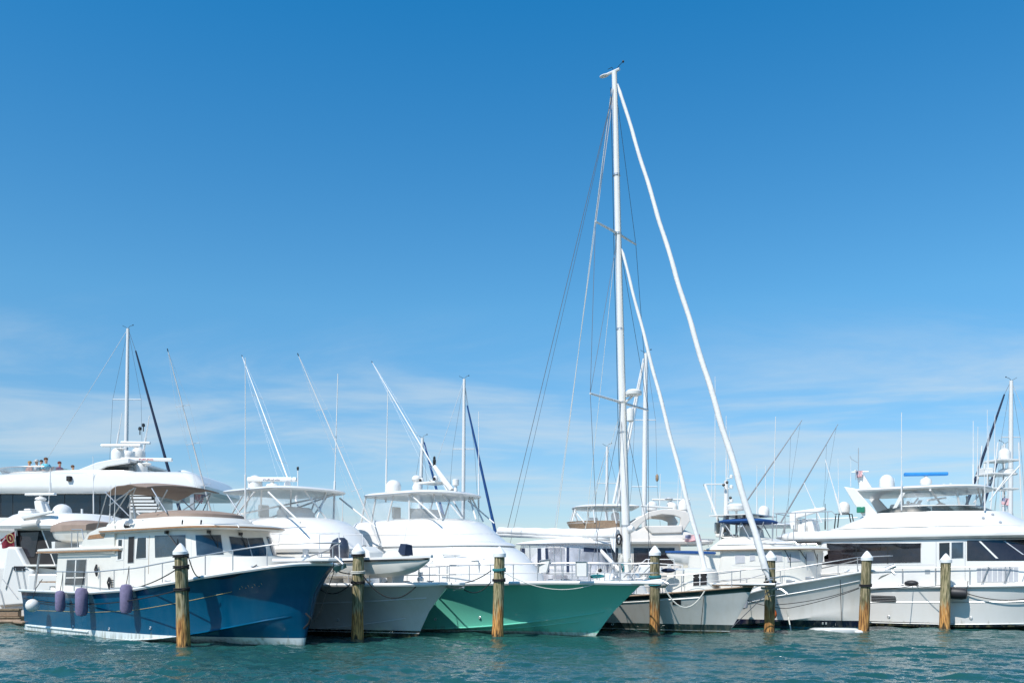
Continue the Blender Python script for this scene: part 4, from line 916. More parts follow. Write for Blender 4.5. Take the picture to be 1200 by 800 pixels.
# ================================================================== white pilothouse trawler
def trawler_f():
    F = boat('pilothouse_trawler', 'white pilothouse trawler with navy boot stripe and a dark blue bimini', 1011, 36.0, -38)
    H = Hull(F, 13.4, 4.4, [(868, 697), (907, 687), (950, 680), (985, 674), (1009, 670.5), (1014, 670)], [(-.6, -.4), (0, 0), (1.2, .12), (2.2, .3), (2.4, .36)], deckp=(2.1, .6), ud=.45, flare=1.7, chine=(.1, .9), chr_=.9, wlp=(2.0, .8), sr=.88)
    m = hull_mat('warm_white_topsides', [(-9, (.01, .12, .22)), (.14, (.008, .010, .03)), (.42, (.68, .655, .61))], .22, .08)
    H.build(m, 'white', .05, lip=.02)
    H.line('bulwark_knuckle', .78, .62, .03, 'white', .02, .8)
    H.line('teak_cap', 1.0, 1.0, .025, 'teakp', .0, .9, off=-.05)
    W = 1.6
    xa, xf = F.X(838, -W), F.X(958, 0); zt = F.P(890, 644.5, -W).z
    cab = loft([(1.6, xa, xf+.1, W, 1.5, 2.4, .3), (2.3, xa, xf, W, 1.5, 2.4, .3), (zt+.05, xa+.1, xf+.1, W-.08, 1.5, 2.4, .3)])
    F.part('pilothouse', cab, 'warm')
    for c in (((861.5, 650), (873, 649), (873, 659), (862, 660)), ((879, 648.5), (885, 648), (885, 656), (879, 657)), ((890, 647.5), (898, 647), (898, 656), (890, 657)), ((904, 647), (916, 646), (917, 657), (905, 658)), ((921, 646), (936, 645.5), (938, 657), (923, 658)), ((942, 646), (953, 646.5), (954, 657), (944, 657))):
        window(F, cab, list(c), 'curtain', 'white', .7)
    ac = loft([(1.6, F.X(800, -W), F.X(850, -W), W-.05, .4, 4, .3), (F.P(840, 650, -W).z, F.X(803, -W), F.X(850, -W), W-.12, .4, 4, .3)]); F.part('aft_cabin', ac, 'warm'); window(F, ac, [(845, 654), (855, 653.5), (855, 664), (845, 664.5)], 'curtain', 'white', .7)
    # overhanging roof curving up into the flybridge
    xr = F.X(967, 0)
    F.part('pilothouse_roof', slab(zt, .12, xa-.6, xr, W+.12, 1.6, 2.5, .4, .12, .05), 'warm')
    F.part('roof_edge', MB().rings([[(x, y, zt+.02+dz) for x, y in oval(xa-.6-d_, xr+d_, W+.12+d_, 1.6, 2.5, .4)] for dz, d_ in ((0, -.03), (0, .018), (.04, .018), (.04, -.03))], False, False), 'teakp')
    for a, b in (((919, 642), (926, 656)), ((936, 640), (944, 655)), ((952, 642), (957, 656))): wiper(F, cab, a, b)
    for px in (931, 938, 945): q = F.P(px, 640, -.9); F.part('roof_fitting', MB().lathe([(.05, 0), (.05, .06)], (q.x, -.9, zt+.2), 8), 'steelw')
    x1, x2 = F.X(842, -1.4), F.X(930, 0); zf = F.P(895, 627, -1.2).z
    F.part('flybridge_coaming', loft([(zt+.1, x1-.6, x2+.3, 1.5, 1.8, 2.2, .4), (lerp(zt, zf, .4), x1-.4, x2, 1.46, 1.8, 2.2, .4), (lerp(zt, zf, .8), x1-.1, x2-.7, 1.35, 1.7, 2.2, .4), (zf, x1+.3, x2-1.4, 1.1, 1.4, 2.2, .4)]), 'warm')
    F.part('coaming_moulding', MB().tube([(x, y*1.0, lerp(zt, zf, .42)) for x, y in oval(x1-.42, x2+.02, 1.48, 1.8, 2.2, .4)][6:-5], .02, 5), 'steelw')
    # bimini
    zb_ = F.P(875, 608, -.9).z; b0, b1 = F.X(839, -1.2), F.X(911, .6)
    F.part('bimini', slab(zb_-.14, .12, b0, b1, 1.35, .8, 3, .5, .12, .05), 'blue')
    for y in (-1.2, 1.2):
        for a, b in (((842, 636), (845, 612)), ((860, 632), (868, 612)), ((866, 632), (848, 612)), ((888, 628), (895, 611)), ((880, 628), (868, 611)), ((905, 628), (905, 612))):
            p = F.P(*a, -1.2); q = F.P(*b, -1.2); F.part('bimini_frame', MB().tube([(p.x, y, p.z-.2), (q.x, y, q.z)], .02, 6), 'steelw')
    helm(F, F.X(885, 0), zf+.1, .8)
    # mast with boom gantry, radar and instruments
    q = F.P(851, 640, .2); t = F.P(851, 563, .2)
    mast = F.part('signal_mast', MB().tube([(q.x, .2, 2.5), (t.x, .2, t.z)], [.16, .09], 10), 'paint')
    antenna(F, (851, 487), (851, 566), .2, .018); antenna(F, (887, 545), (887, 605), .9, .018); antenna(F, (909, 488), (905, 640), .9, .022); antenna(F, (834, 541), (834, 600), .8, .016); antenna(F, (855, 505), (853, 560), .2, .012)
    g = F.P(826, 567, -.4); g2 = F.P(848, 567, 0); k = F.P(849, 631, -.4)
    F.part('boom', MB().tube([g, k], .06, 8), 'paint', mast); F.part('gantry_bar', MB().tube([g, g2], .03), 'paint', mast)
    F.part('tackle', MB().tube([F.P(845, 615, -.4), F.P(849, 623, -.4)], .09), 'teakp', mast)
    for px, py in ((852, 565), (856, 583), (848, 568), (826, 568)): p = F.P(px, py, -.1); F.part('block', MB().ball(tuple(p), .07, 8), 'black', mast)
    for py in (560, 572, 588): p = F.P(857, py, .2); F.part('instrument_arm', MB().tube([(t.x, .2, p.z), tuple(p)], .02).lathe([(.08, 0), (.08, .12), (.03, .16)], tuple(p), 10), 'white', mast)
    p = F.P(863, 600, -.2); rs_ = F.part('radar_scanner', MB().lathe([(.3, 0), (.4, .06), (.42, .2), (.3, .3), (.05, .32)], (p.x, p.y, F.Z(598, p.x, p.y)), 18), 'white')
    F.part('radar_post', MB().tube([(p.x, p.y, zf), (p.x, p.y, F.Z(598, p.x, p.y))], .05), 'paint', rs_)
    p = F.P(895, 605, .3); dome(F, (p.x, p.y, F.Z(606, p.x, p.y)), .24, .52, name='satellite_dome')
    F.part('radar_arch', MB().tube([(F.X(846, -1), -1.1, zf), (F.X(850, -1), -1.0, F.Z(603, F.X(850, -1), -1)), (F.X(850, -1), 1.0, F.Z(603, F.X(850, -1), -1)), (F.X(846, -1), 1.1, zf)], .07), 'white')
    F.part('antenna_shelf', MB().box((F.X(846, 0), -1.3, F.Z(606, F.X(850, 0), 0)), (F.X(896, 0), 1.3, F.Z(605, F.X(850, 0), 0))), 'white')
    H.rail(.0, .85, .62, 9, 'steelw', .12, .02, front=1.1, h1=.6, mid=False)
    zb = H.zsh(0)
    F.part('bow_platform', MB().rings([[(x, y, zb+z_) for x, y in ((-.6, -.45), (.9, -.3), (1.15, 0), (.9, .3), (-.6, .45))] for z_ in (.0, .1)]), 'paint', bevel=.02)
    F.part('anchor', MB().tube([(.5, 0, zb+.12), (1.1, 0, zb+.06), (1.25, 0, zb-.1)], .05, 6).rings([[(1.15, -.03, zb), (.8, -.3, zb-.15), (.6, 0, zb-.3)], [(1.2, .03, zb+.05), (.8, .3, zb-.15), (.62, 0, zb-.24)]]).tube([(.9, -.1, zb+.1), (1.2, .1, zb+.25)], .09), 'steel')
    for px in (911, 928, 947):
        p = F.P(px, 680, -H.hb*.93); b = min(range(60), key=lambda i: abs(F.pix(H.pt(i/80, 1, -1))[0]-px)); e = H.edge(b/80, -1, .03, .02)
        F.part('hawse_cleat', MB().box((e.x-.18, e.y-.03, e.z-.02), (e.x+.18, e.y+.03, e.z+.14)), 'steelw', bevel=.02)
    for px in (964, 968): c = patch(F, H.mb, [(px-.8, 728.8), (px+1, 728.8), (px+1, 731), (px-.8, 731)], 2, 2); F.part('exhaust_outlet', c, 'white')
    return F, H
F_, FH = trawler_f()
p = F_.P(905.5, 719, -FH.hb-.05); T = F_.sub('orange_fender', 'small orange ball fender against the white trawler, half behind a piling', 'fender', tuple(p))
T.part('ball', MB().ball((0, 0, 0), .17, 14, (1, 1, 1.3)), 'orange'); T.part('lanyard', MB().tube([(0, 0, .2), (0, .1, 1.1)], .01, 5), 'rope')
p = F_.P(871.5, 706, -FH.hb-.3); T = F_.sub('bow_fender', 'pale blue cylinder fender hanging behind the bow of the tall sailing yacht', 'fender', (p.x, p.y, p.z-.25))
T.part('fender_body', MB().lathe([(.03, 0), (.15, .05), (.17, .15), (.17, .4), (.15, .5), (.03, .55)], (0, 0, 0), 14), 'curtain'); T.part('lanyard', MB().tube([(0, 0, .5), (0, .15, 1.0)], .012), 'rope')

# ================================================================== large white motor yacht at the right
def yacht_g():
    a = -33; h = Vector((math.cos(R(a)), math.sin(R(a)), 0)); l = Vector((-h.y, h.x, 0))
    o = Vector((15.3, 38.6, 0))+h*13+l*3.0
    F = Fr('motor_yacht', 'large gleaming white motor yacht with long dark saloon window and hardtop flybridge', 'motor boat', o, a, 'boats berthed in the marina')
    H = Hull(F, 20.5, 6.0, [(960, 693), (1040, 687.5), (1120, 686.5), (1200, 685.5)], [(-.8, -.8), (0, 0), (1.2, .9), (2.4, 2.2)], deckp=(2.0, .6), ud=.4, flare=1.4, chine=(.1, 1.0), chr_=.93, sr=.95)
    # bow lies outside the picture: let the sheer rise towards it
    s0 = H.tab[0]; H.tab = [(0, s0[1]+.7), (.15, s0[1]+.35), (max(.3, s0[0]), s0[1])]+H.tab[1:]
    m = hull_mat('gleaming_white_hull', [(-9, (.006, .006, .008)), (.26, (.72, .70, .67))], .15, .03)
    H.build(m, 'white', .06, lip=.02)
    H.line('knuckle', .62, .60, .022, 'steelw', .1, .97); H.line('boot_moulding', .09, .05, .02, 'white', .1, .97)
    W = 2.75
    P = lambda px, py, y=-W: F.P(px, py, y)
    # hull vent grille
    c = patch(F, H.mb, [(1021, 697), (1049, 698), (1051, 705), (1021, 704.5)]); g = F.part('engine_vent', c, 'smoke')
    for k in range(4): c = patch(F, H.mb, [(1021.5, 698+k*1.9), (1050, 698.8+k*1.9), (1050, 699.4+k*1.9), (1021.5, 698.6+k*1.9)], 4, 1, .03); F.part('vent_slat', c, 'steelw', g)
    # main deckhouse
    z0 = H.zsh(.5)-.1; zr = P(1050, 634).z; xa = F.X(958, -W); xf = F.X(1215, -W)+2.2
    hs = loft([(z0, xa, xf+.8, W, 4.5, 2.3, .2), (P(1100, 662).z, xa, xf+.3, W, 4.5, 2.3, .2), (zr+.05, xa+.1, xf-1.2, W-.05, 4.2, 2.3, .2)]); F.part('deckhouse', hs, 'white')
    w = window(F, hs, [(959, 636.5), (1079, 636.2), (1079, 658.5), (962, 661)], 'smoke', 'white', .8, nu=12); 
    for px in (1003, 1040): window(F, hs, [(px, 637), (px+.9, 637), (px+.9, 660), (px, 660)], 'black', name='window_mullion', off=.035, nu=1)
    window(F, hs, [(1101.5, 636.5), (1112, 636), (1112, 654.5), (1101.5, 655)], 'glass', 'black', .8)
    window(F, hs, [(1115.5, 635.5), (1128.5, 635), (1128.5, 653), (1115.5, 653.5)], 'greyglass', 'steelw', .7, label='sliding side window')
    for q in ([(1113.5, 633), (1114.3, 633), (1114.3, 684), (1113.5, 684)], [(1129.8, 633), (1130.6, 633), (1130.6, 684), (1129.8, 684)]): window(F, hs, q, 'steelw', name='door_seam', off=.006, nu=1, th=.01) if 0 else None
    window(F, hs, [(1134, 633.5), (1203, 632.5), (1210, 656), (1134, 656)], 'smoke', 'black', .8, nu=14, name='windscreen')
    window(F, hs, [(1147, 634), (1149.5, 634), (1170, 654), (1167, 654)], 'white', name='windscreen_pillar', off=.04, nu=2)
    window(F, hs, [(1176, 634), (1177.5, 634), (1200, 650), (1198, 650)], 'steelw', name='windscreen_wiper', off=.05, nu=2)
    wp_ = window(F, hs, [(1145, 665), (1193, 664), (1193, 681), (1145, 681.5)], 'curtain', 'white', .9, nu=10, name='side_window', label='low strip of pale fabric-screened panes')
    for k in range(7): window(F, hs, [(1150+k*6.2, 665), (1151+k*6.2, 665), (1151+k*6.2, 681), (1150+k*6.2, 681)], 'white', name='window_bar', off=.03, nu=1)
    # side door line and bulwark
    # upper deck overhang sweeping forward and aft
    za = F.P(1000, 633, -W).z; zb = F.P(1050, 601, -W+.3).z
    x0 = F.X(905, -W-.1); xn = xf+.1
    ov = loft([(za, x0+.5, xn-.6, W+.0, 4.3, 2.3, .6), (za+.10, x0+.1, xn-.2, W+.12, 4.4, 2.3, .6), (za+.22, x0, xn-.3, W+.14, 4.4, 2.3, .6), (lerp(za, zb, .38), x0+.5, xn-1.0, W+.05, 4.3, 2.3, .6)]); F.part('upper_deck', ov, 'white')
    x2 = F.X(1000, -W+.2)
    def lv(z, px0, px1, w, nl=4.0): return (z, F.X(px0, -w), F.X(px1, 0)+0, w, nl, 2.2, .8)
    zA = lerp(za, zb, .3)
    fb = loft([lv(zA, 945, 1228, 2.8), lv(lerp(za, zb, .45), 968, 1218, 2.74), lv(lerp(za, zb, .48), 972, 1216, 2.68), lv(lerp(za, zb, .85), 1003, 1190, 2.6, 3.4), lv(zb+.02, 1008, 1182, 2.5, 3.0)]); F.part('flybridge_coaming', fb, 'white')
    F.part('coaming_moulding', MB().tube([(x, y, lerp(za, zb, .46)) for x, y in oval(F.X(968, -2.74), F.X(1218, 0), 2.76, 4.0, 2.2, .8)][2:-1], .022, 5), 'white')
    for px, py in ((954, 630), (1152, 607), (1163, 603), (1172, 612)): 
        p, n = near(F, fb, px, py)
        if p: F.part('deck_fitting', MB().ball(tuple(p), .07, 8), 'steelw')
    # dark flybridge screen
    zs = F.P(1090, 592, -2.3).z
    sc = loft([(zb-.05, F.X(1012, -2.5), F.X(1180, 0)-.1, 2.5, 3.0, 2.2, .6), (zs, F.X(1040, -2.4), F.X(1172, 0)-.6, 2.35, 2.8, 2.2, .6)], False, False)
    window(F, sc, [(1025, 601.5), (1148, 592), (1168, 602), (1040, 607)], 'greyglass', 'white', .8, name='flybridge_screen', nu=16) if 0 else F.part('flybridge_screen', sc, vinyl_mat('smoked_screen', .7, (.02, .03, .03)))
    F.part('screen_trim', MB().tube([(x, y, zs) for x, y in oval(F.X(1040, -2.4), F.X(1172, 0)-.6, 2.35, 2.8, 2.2, .6)][6:-5], .03, 6), 'white')
    # hardtop
    zh = F.P(1060, 574, -2.1).z; h0, h1 = F.X(992, -2.2), F.X(1164, .2)
    F.part('hardtop', slab(zh, .16, h0, h1, 2.3, 2.6, 2.5, .6, .14, .07), 'white')
    enc = loft([(zs, F.X(1050, -2.3), F.X(1170, 0)-.7, 2.25, 2.6, 2.2, .5), (zh+.03, F.X(1050, -2.2), F.X(1160, 0)-.1, 2.1, 2.4, 2.2, .5)], False, False); F.part('clear_curtain', enc, 'vinyl')
    posts(F, enc, [((1058, 596), (1057, 577)), ((1105, 593), (1091, 575)), ((1124, 592), (1121, 575)), ((1150, 591), (1146, 573)), ((1164, 592), (1158, 575))], .045)
    # slanting pillar from coaming to hardtop, aft, both sides
    for y in (-2.35, 2.27):
        g = [P(989, 570, -2.3), P(1002, 572, -2.3), P(1030, 603, -2.3), P(1012, 606, -2.3), P(1001, 590, -2.3)]
        F.part('hardtop_pillar', MB().prism([(p.x, p.z) for p in g], y, y+.12), 'white', bevel=.03)
        g = [P(1043, 602, -2.3), P(1047, 602, -2.3), P(1061, 577, -2.3), P(1056, 577, -2.3)]; F.part('hardtop_strut', MB().prism([(p.x, p.z) for p in g], y, y+.09), 'white')
    p = P(1009, 597, -2.38); F.part('navigation_light', MB().box(tuple(p-Vector((.17, .1, .13))), tuple(p+Vector((.17, .04, .13)))), 'green', bevel=.03)
    helm(F, F.X(1110, 0), zs-.2, 1.2)
    F.part('flybridge_sofa', MB().box((F.X(1050, 0), -1.6, zb-.1), (F.X(1085, 0), 1.6, zb+.45)), 'pink', bevel=.1)
    # aerials on the hardtop
    zt = zh+.34
    g = [(F.X(1008, 0), zt-.1), (F.X(1024, 0), zt-.1), (F.X(1011, 0), zt+.75), (F.X(1003, 0), zt+.85), (F.X(1004, 0), zt+.7)]
    mt = F.part('raked_mast', MB().prism(g, -.14, .14), 'white', bevel=.03); F.part('mast_spreader', MB().tube([(F.X(1006, 0), -.7, zt+.8), (F.X(1006, 0), .7, zt+.8)], .03).tube([(F.X(998, 0), 0, zt+.8), (F.X(1018, 0), 0, zt+.78)], .03), 'white', mt)
    F.part('wind_gauge', MB().tube([(F.X(1006, 0), 0, zt+.8), (F.X(1006, 0), 0, zt+1.9)], .02).tube([(F.X(1006, 0), 0, zt+1.2), (F.X(998, 0), 0, zt+1.4), (F.X(996, 0), 0, zt+1.55)], .014), 'steelw', mt)
    p = F.P(1039, 560, .3); dome(F, (p.x, .3, zt-.12), .32, .75, name='satellite_dome')
    p = F.P(1085, 560, 0); array(F, (p.x, 0, zt-.08), 1.85, 24, 'azure', ped=.45, th=.085)
    for px, r in ((1106, .07), (1114, .08)): p = F.P(px, 560, .4); F.part('aerial_puck', MB().lathe([(r, 0), (r*1.2, .1), (r*.6, .18)], (p.x, .4, zt-.1), 10), 'white')
    antenna(F, (1056.5, 483), (1056.5, 612), -2.4, .022); antenna(F, (1140.5, 493), (1140.5, 575), 1.8, .022); antenna(F, (1154, 547), (1154, 598), -1.9, .022)
    antenna(F, (1157, 480), (1157, 575), 2.3, .016); antenna(F, (1048, 560), (1048, 570), .5, .012)
    p = F.P(1142, 560, .2); F.part('lamp_post', MB().tube([F.P(1154, 547, -1.9)-Vector((0, 0, .1)), F.P(1154, 545, -1.9)+Vector((0, 0, .08))], .06), 'white')
    # aft boat deck: crane, rail, loungers, dome on stand
    zd = lerp(za, zb, .32)
    k = F.P(933, 610, -1); cr = F.part('davit_crane', MB().prism([(F.X(926, -1), F.Z(612, k.x, -1)), (F.X(926, -1), F.Z(601, k.x, -1)), (F.X(930, -1), F.Z(599, k.x, -1)), (F.X(967, -1), F.Z(594, F.X(967, -1), -1)), (F.X(968, -1), F.Z(597, F.X(967, -1), -1)), (F.X(934, -1), F.Z(607, k.x, -1)), (F.X(934, -1), F.Z(620, k.x, -1)), (F.X(928, -1), F.Z(620, k.x, -1))], -1.15, -.85), 'white', bevel=.03)
    for px in (939, 947, 953): p = F.P(px, 620, -.4); F.part('deck_locker', MB().prism([(p.x-.3, zd-.1), (p.x+.25, zd-.1), (p.x+.05, zd+.75), (p.x-.15, zd+.75)], -.9, .3), 'white', bevel=.03)
    zrl = zd+.95
    rp = F.part('deck_rail', MB().tube([(F.X(980, -2.6), -2.6, zrl-.2), (F.X(975, -2.6), -2.6, zrl), (F.X(908, -2.6), -2.6, zrl), (F.X(908, -2.6), 2.6, zrl), (F.X(975, -2.6), 2.6, zrl)], .022), 'steelw')
    F.part('lower_deck_rail', MB().tube([(F.X(975, -2.6), -2.6, zrl-.4), (F.X(908, -2.6), -2.6, zrl-.4), (F.X(908, -2.6), 2.6, zrl-.4)], .012), 'steelw', rp)
    for px in (910, 920, 932, 944, 957, 970): x = F.X(px, -2.6); F.part('stanchion', MB().tube([(x, -2.6, zd-.1), (x, -2.6, zrl)], .02), 'steelw', rp)
    p = F.P(989, 600, .8); F.part('dome_stand', MB().tube([(p.x-.4, .5, zd), (p.x-.3, .5, zb+.25), (p.x+.3, .5, zb+.25), (p.x+.5, .5, zd)], .03).tube([(p.x-.4, 1.1, zd), (p.x-.3, 1.1, zb+.25), (p.x+.3, 1.1, zb+.25), (p.x+.5, 1.1, zd)], .03), 'black'); dome(F, (p.x, .8, zb+.25), .27, .6, name='satellite_dome')
    antenna(F, (967, 538), (986, 603), -1.2, .03); antenna(F, (982, 537), (983, 600), 1.0, .014); antenna(F, (967, 590), (967, 620), -2.3, .02, 'rubber')
    antenna(F, (942, 565), (963, 612), 2.0, .03); antenna(F, (997, 538), (997, 570), 1.4, .012)
    # ground-tackle rail around the side deck
    H.rail(.12, .98, .78, 15, 'steelw', .12, .02, mid=False, close=False)
    for a, b in (((1159, 662), (1150, 685)), ((1184, 662), (1176, 685)), ((1205, 661), (1197, 684))): p = F.P(*a, -2.85); q = F.P(*b, -2.85); F.part('rail_brace', MB().tube([p, q], .02), 'steelw')
    p, n = near(F, H.mb, 1143, 730); 
    F.part('bilge_outlet', MB().lathe([(.1, 0), (.1, .05)], tuple(Vector(H.pt(.35, .25, -1))), 10, (0, -1, 0)), 'steel')
    for px in (1068,): p = F.P(px, 683, -2.85); F.part('line_coil', MB().ball(tuple(p), .22, 12, (1.3, .7, .6)), 'rubber')
    cleat(F, tuple(H.edge(.4, -1, .1, .02))); cleat(F, tuple(H.edge(.6, -1, .1, .02)))
    return F, H
G_, GH = yacht_g()
p = G_.P(1118, 694.5, -GH.hb-.3); T = G_.sub('side_fender', 'black cylinder fender lying sideways on the large white yacht hull, behind the end piling', 'fender', tuple(p))
T.part('fender_body', MB().lathe([(.05, -.5), (.2, -.46), (.24, -.3), (.24, .3), (.2, .46), (.05, .5)], (0, 0, 0), 18, (1, 0, -.06)), 'rubber')
T.part('lanyard', MB().tube([(.45, 0, 0), (.5, .1, .5)], .014).tube([(-.45, 0, 0), (-.45, .1, .5)], .014), 'rope')
# ================================================================== very large yacht behind at the left (bow to the left)
def yacht_a():
    o = wp(262, HY, 50); F = Fr('motor_yacht', 'three decked white motor yacht behind the blue trawler, people on its top deck', 'motor boat', (o.x, o.y, 0), 180, 'boats berthed in the marina')
    # local x runs towards the picture's left; local -y is the far side, +y the near one
    W = 3.2; X = lambda px, y=W: F.X(px, y); Z = lambda py, px=80: F.P(px, py, W).z
    n = 40; mb = MB(); rs = []
    for i in range(n+1):
        t = i/n; x = lerp(0, 31, t); w = W*(1-max(0, (t-.45)/.55)**2.2); zs = 2.6+1.6*max(0, t-.3)**2; rs.append([(x, -w, zs), (x, -w*.9, .8), (x, -w*.75, -.4), (x, 0, -1), (x, w*.75, -.4), (x, w*.9, .8), (x, w, zs)])
    mb.rings(rs, True, True, closed=False) if 0 else mb.rings(rs); F.part('hull', mb, 'white', ang=50)
    def lv(py, pa, pf, w, nl=5): return (Z(py), X(pa), X(pf, 0), w, nl, 2.2, .5)
    F.part('main_deckhouse', loft([(2.4, X(200), X(-170, 0), W-.3, 5, 2.2, .5), (Z(613), X(200), X(-130, 0), W-.3, 5, 2.2, .5)]), 'white')
    dk = lambda: 0
    ub = loft([(Z(620), X(225), X(-140, 0), W+.1, 6, 2.2, .6), (Z(612.5), X(228), X(-138, 0), W+.15, 6, 2.2, .6)], True); F.part('boat_deck', ub, 'white')
    sal = loft([(Z(613), X(152), X(-95, 0), W-.25, 5, 2.2, .2), (Z(576), X(152), X(-75, 0), W-.3, 5, 2.2, .2)]); F.part('upper_saloon', sal, 'white')
    window(F, sal, [(-58, 578), (150.5, 578), (150.5, 606), (-58, 606)], 'dark', name='window_band', off=.004, nu=16)
    for a, b in ((-60, 0.6), (1.6, 14.8), (15.6, 57.8), (58.6, 75.6), (76.4, 108.7), (109.5, 151.5)):
        window(F, sal, [(a, 577.5), (b, 577.5), (b, 607 if b > 57 else 605), (a, 607 if b > 57 else 605)], 'glass', nu=8)
    # deep overhanging brow above the windows
    br = loft([(Z(578), X(236), X(-88, 0), W+.0, 6, 2.2, .6), (Z(573.5), X(240), X(-92, 0), W+.15, 6, 2.2, .6), (Z(569), X(240), X(-90, 0), W+.15, 6, 2.2, .6), (Z(556), X(228), X(-30, 0), W+.02, 6, 2.2, .6), (Z(552), X(220), X(10, 0), W-.25, 5, 2.2, .6)], True); F.part('upper_brow', br, 'white')
    wd = [(X(154), Z(577)), (X(181), Z(577)), (X(190), Z(600)), (X(152), Z(600))]
    lo = F.part('louvre_panel', MB().prism([(x, z) for x, z in ((X(152), Z(572)), (X(174), Z(576)), (X(189), Z(600)), (X(152), Z(600)))], W-.2, W-.08), 'dark')
    for k in range(7): z = Z(575.2+k*3.9); xx = lerp(X(171), X(190), k/6); F.part('louvre_slat', MB().box((xx, W-.1, z-.06), (X(153), W+.02, z+.05)), 'white', lo)
    for px in (183, 224): x = X(px); F.part('deck_post', MB().box((x-.1, W-.3, Z(600, px)), (x+.1, W-.1, Z(572, px))), 'steelw')
    F.part('aft_rail', MB().tube([(X(195), W-.1, Z(598)), (X(236), W-.1, Z(598)), (X(236), -W+.1, Z(598))], .03), 'steelw')
    # top-deck coaming and raked radar arch
    F.part('sundeck_coaming', loft([(Z(558), X(170), X(28, 0), W-.35, 4, 2.2, .5), (Z(549.5), X(150), X(18, 0), W-.5, 4, 2.2, .5)]), 'white')
    ws = loft([(Z(551), X(60), X(13, 0), W-.5, 3, 2.2, .3), (Z(545.5), X(62), X(9, 0), W-.35, 3, 2.2, .3)], False, False); F.part('sundeck_screen', ws, vinyl_mat('tinted_windscreen', .55, (.2, .22, .25)))
    F.part('screen_trim', MB().tube([(x, y, Z(545.3)) for x, y in oval(X(62), X(9, 0), W-.35, 3, 2.2, .3)][8:-7], .03), 'steelw')
    for y in (W-.7, -W+.5):
        g = [(X(78), Z(552)), (X(108), Z(540)), (X(128), Z(536)), (X(146), Z(535)), (X(146), Z(541)), (X(120), Z(545)), (X(104), Z(553))]
        F.part('radar_arch_side', MB().prism(g, y, y+.2), 'white', bevel=.04)
    F.part('radar_arch', MB().prism([(X(82), Z(551)), (X(112), Z(538.5)), (X(146), Z(535)), (X(146), Z(538)), (X(112), Z(542))], -W+.6, W-.6), 'white', bevel=.04)
    F.part('arch_shelf', MB().box((X(168, 0), -1.5, Z(541)-.05), (X(124, 0), 1.5, Z(539.5))), 'white', bevel=.03)
    # domes and radars
    for px, py, y, r in ((138, 540, 1.2, .42), (150, 540, .2, .34), (162, 541, -.9, .48), (165, 556, 1.4, .42)):
        p = F.P(px, py, y); dome(F, (p.x, y, p.z), r*.82, r*1.75, name='satellite_dome')
    p = F.P(136, 528, .3); F.part('mast_column', MB().tube([(X(153, 0), 0, Z(560)), (X(153, 0), 0, Z(519))], .25).tube([(X(153, 1.2), 1.2, Z(562)), (X(153, 1.2), 1.2, Z(530))], .12), 'white')
    p = F.P(142, 524, 1.3); array(F, (p.x, 1.3, p.z-.15), 2.2, 0, ped=.12, th=.07); p = F.P(159, 520, 0); array(F, (p.x, 0, p.z-.2), 1.6, 5, ped=.14, th=.07)
    p = F.P(172, 543, 1.6); array(F, (p.x, 1.6, p.z-.1), 2.7, 6+180, ped=.16, th=.1, text='FURUNO', tm='red'); 
    for px, py in ((164, 504), (168, 500)): p = F.P(px, py, 0); F.part('floodlight', MB().lathe([(.03, -.25), (.03, 0), (.1, .03), (.08, .17), (.02, .2)], tuple(p), 10), 'black')
    antenna(F, (143, 484), (137, 520), 0, .03); antenna(F, (175, 487), (168, 528), 0, .03); antenna(F, (175.5, 487), (169, 530), 0, .012)
    # covered rescue boat on the aft sundeck: peaked cover on a low rail
    F.part('peaked_cover', MB().rings([[(X(a), y*s_, Z(b)) for a, b in ()] for y, s_ in ()]) if 0 else MB().add([(X(178), 1.6, Z(558)), (X(212), 1.6, Z(558)), (X(212), -1.4, Z(558)), (X(176), -1.4, Z(558)), (X(182), 1.5, Z(551)), (X(208), 1.5, Z(551)), (X(208), -1.3, Z(551)), (X(182), -1.3, Z(551)), (X(195), .9, Z(543.5)), (X(203), .7, Z(547)), (X(203), -.7, Z(547)), (X(195), -.7, Z(543.5))],
        [(0, 1, 5, 4), (1, 2, 6, 5), (2, 3, 7, 6), (3, 0, 4, 7), (4, 5, 9, 8), (5, 6, 10, 9), (6, 7, 11, 10), (7, 4, 8, 11), (8, 9, 10, 11), (3, 2, 1, 0)]), 'canvas', bevel=.15)
    rl = F.part('sundeck_rail', MB().tube([(X(170), W-.5, Z(557)), (X(225), W-.6, Z(557))], .025), 'steelw')
    for px in (172, 186, 200, 213, 224): F.part('stanchion', MB().tube([(X(px), W-.55, Z(563)), (X(px), W-.55, Z(557))], .02), 'steelw', rl)
    p, n = near(F, br, 82, 561); F.part('search_light', MB().box(tuple(p+Vector((-.11, -.1, -.12))), tuple(p+Vector((.11, .2, .14)))), 'dark', bevel=.03)
    antenna(F, (109, 534), (109.5, 608), W+.1, .018)
    return F, Z, X
A_, AZ, AX = yacht_a()

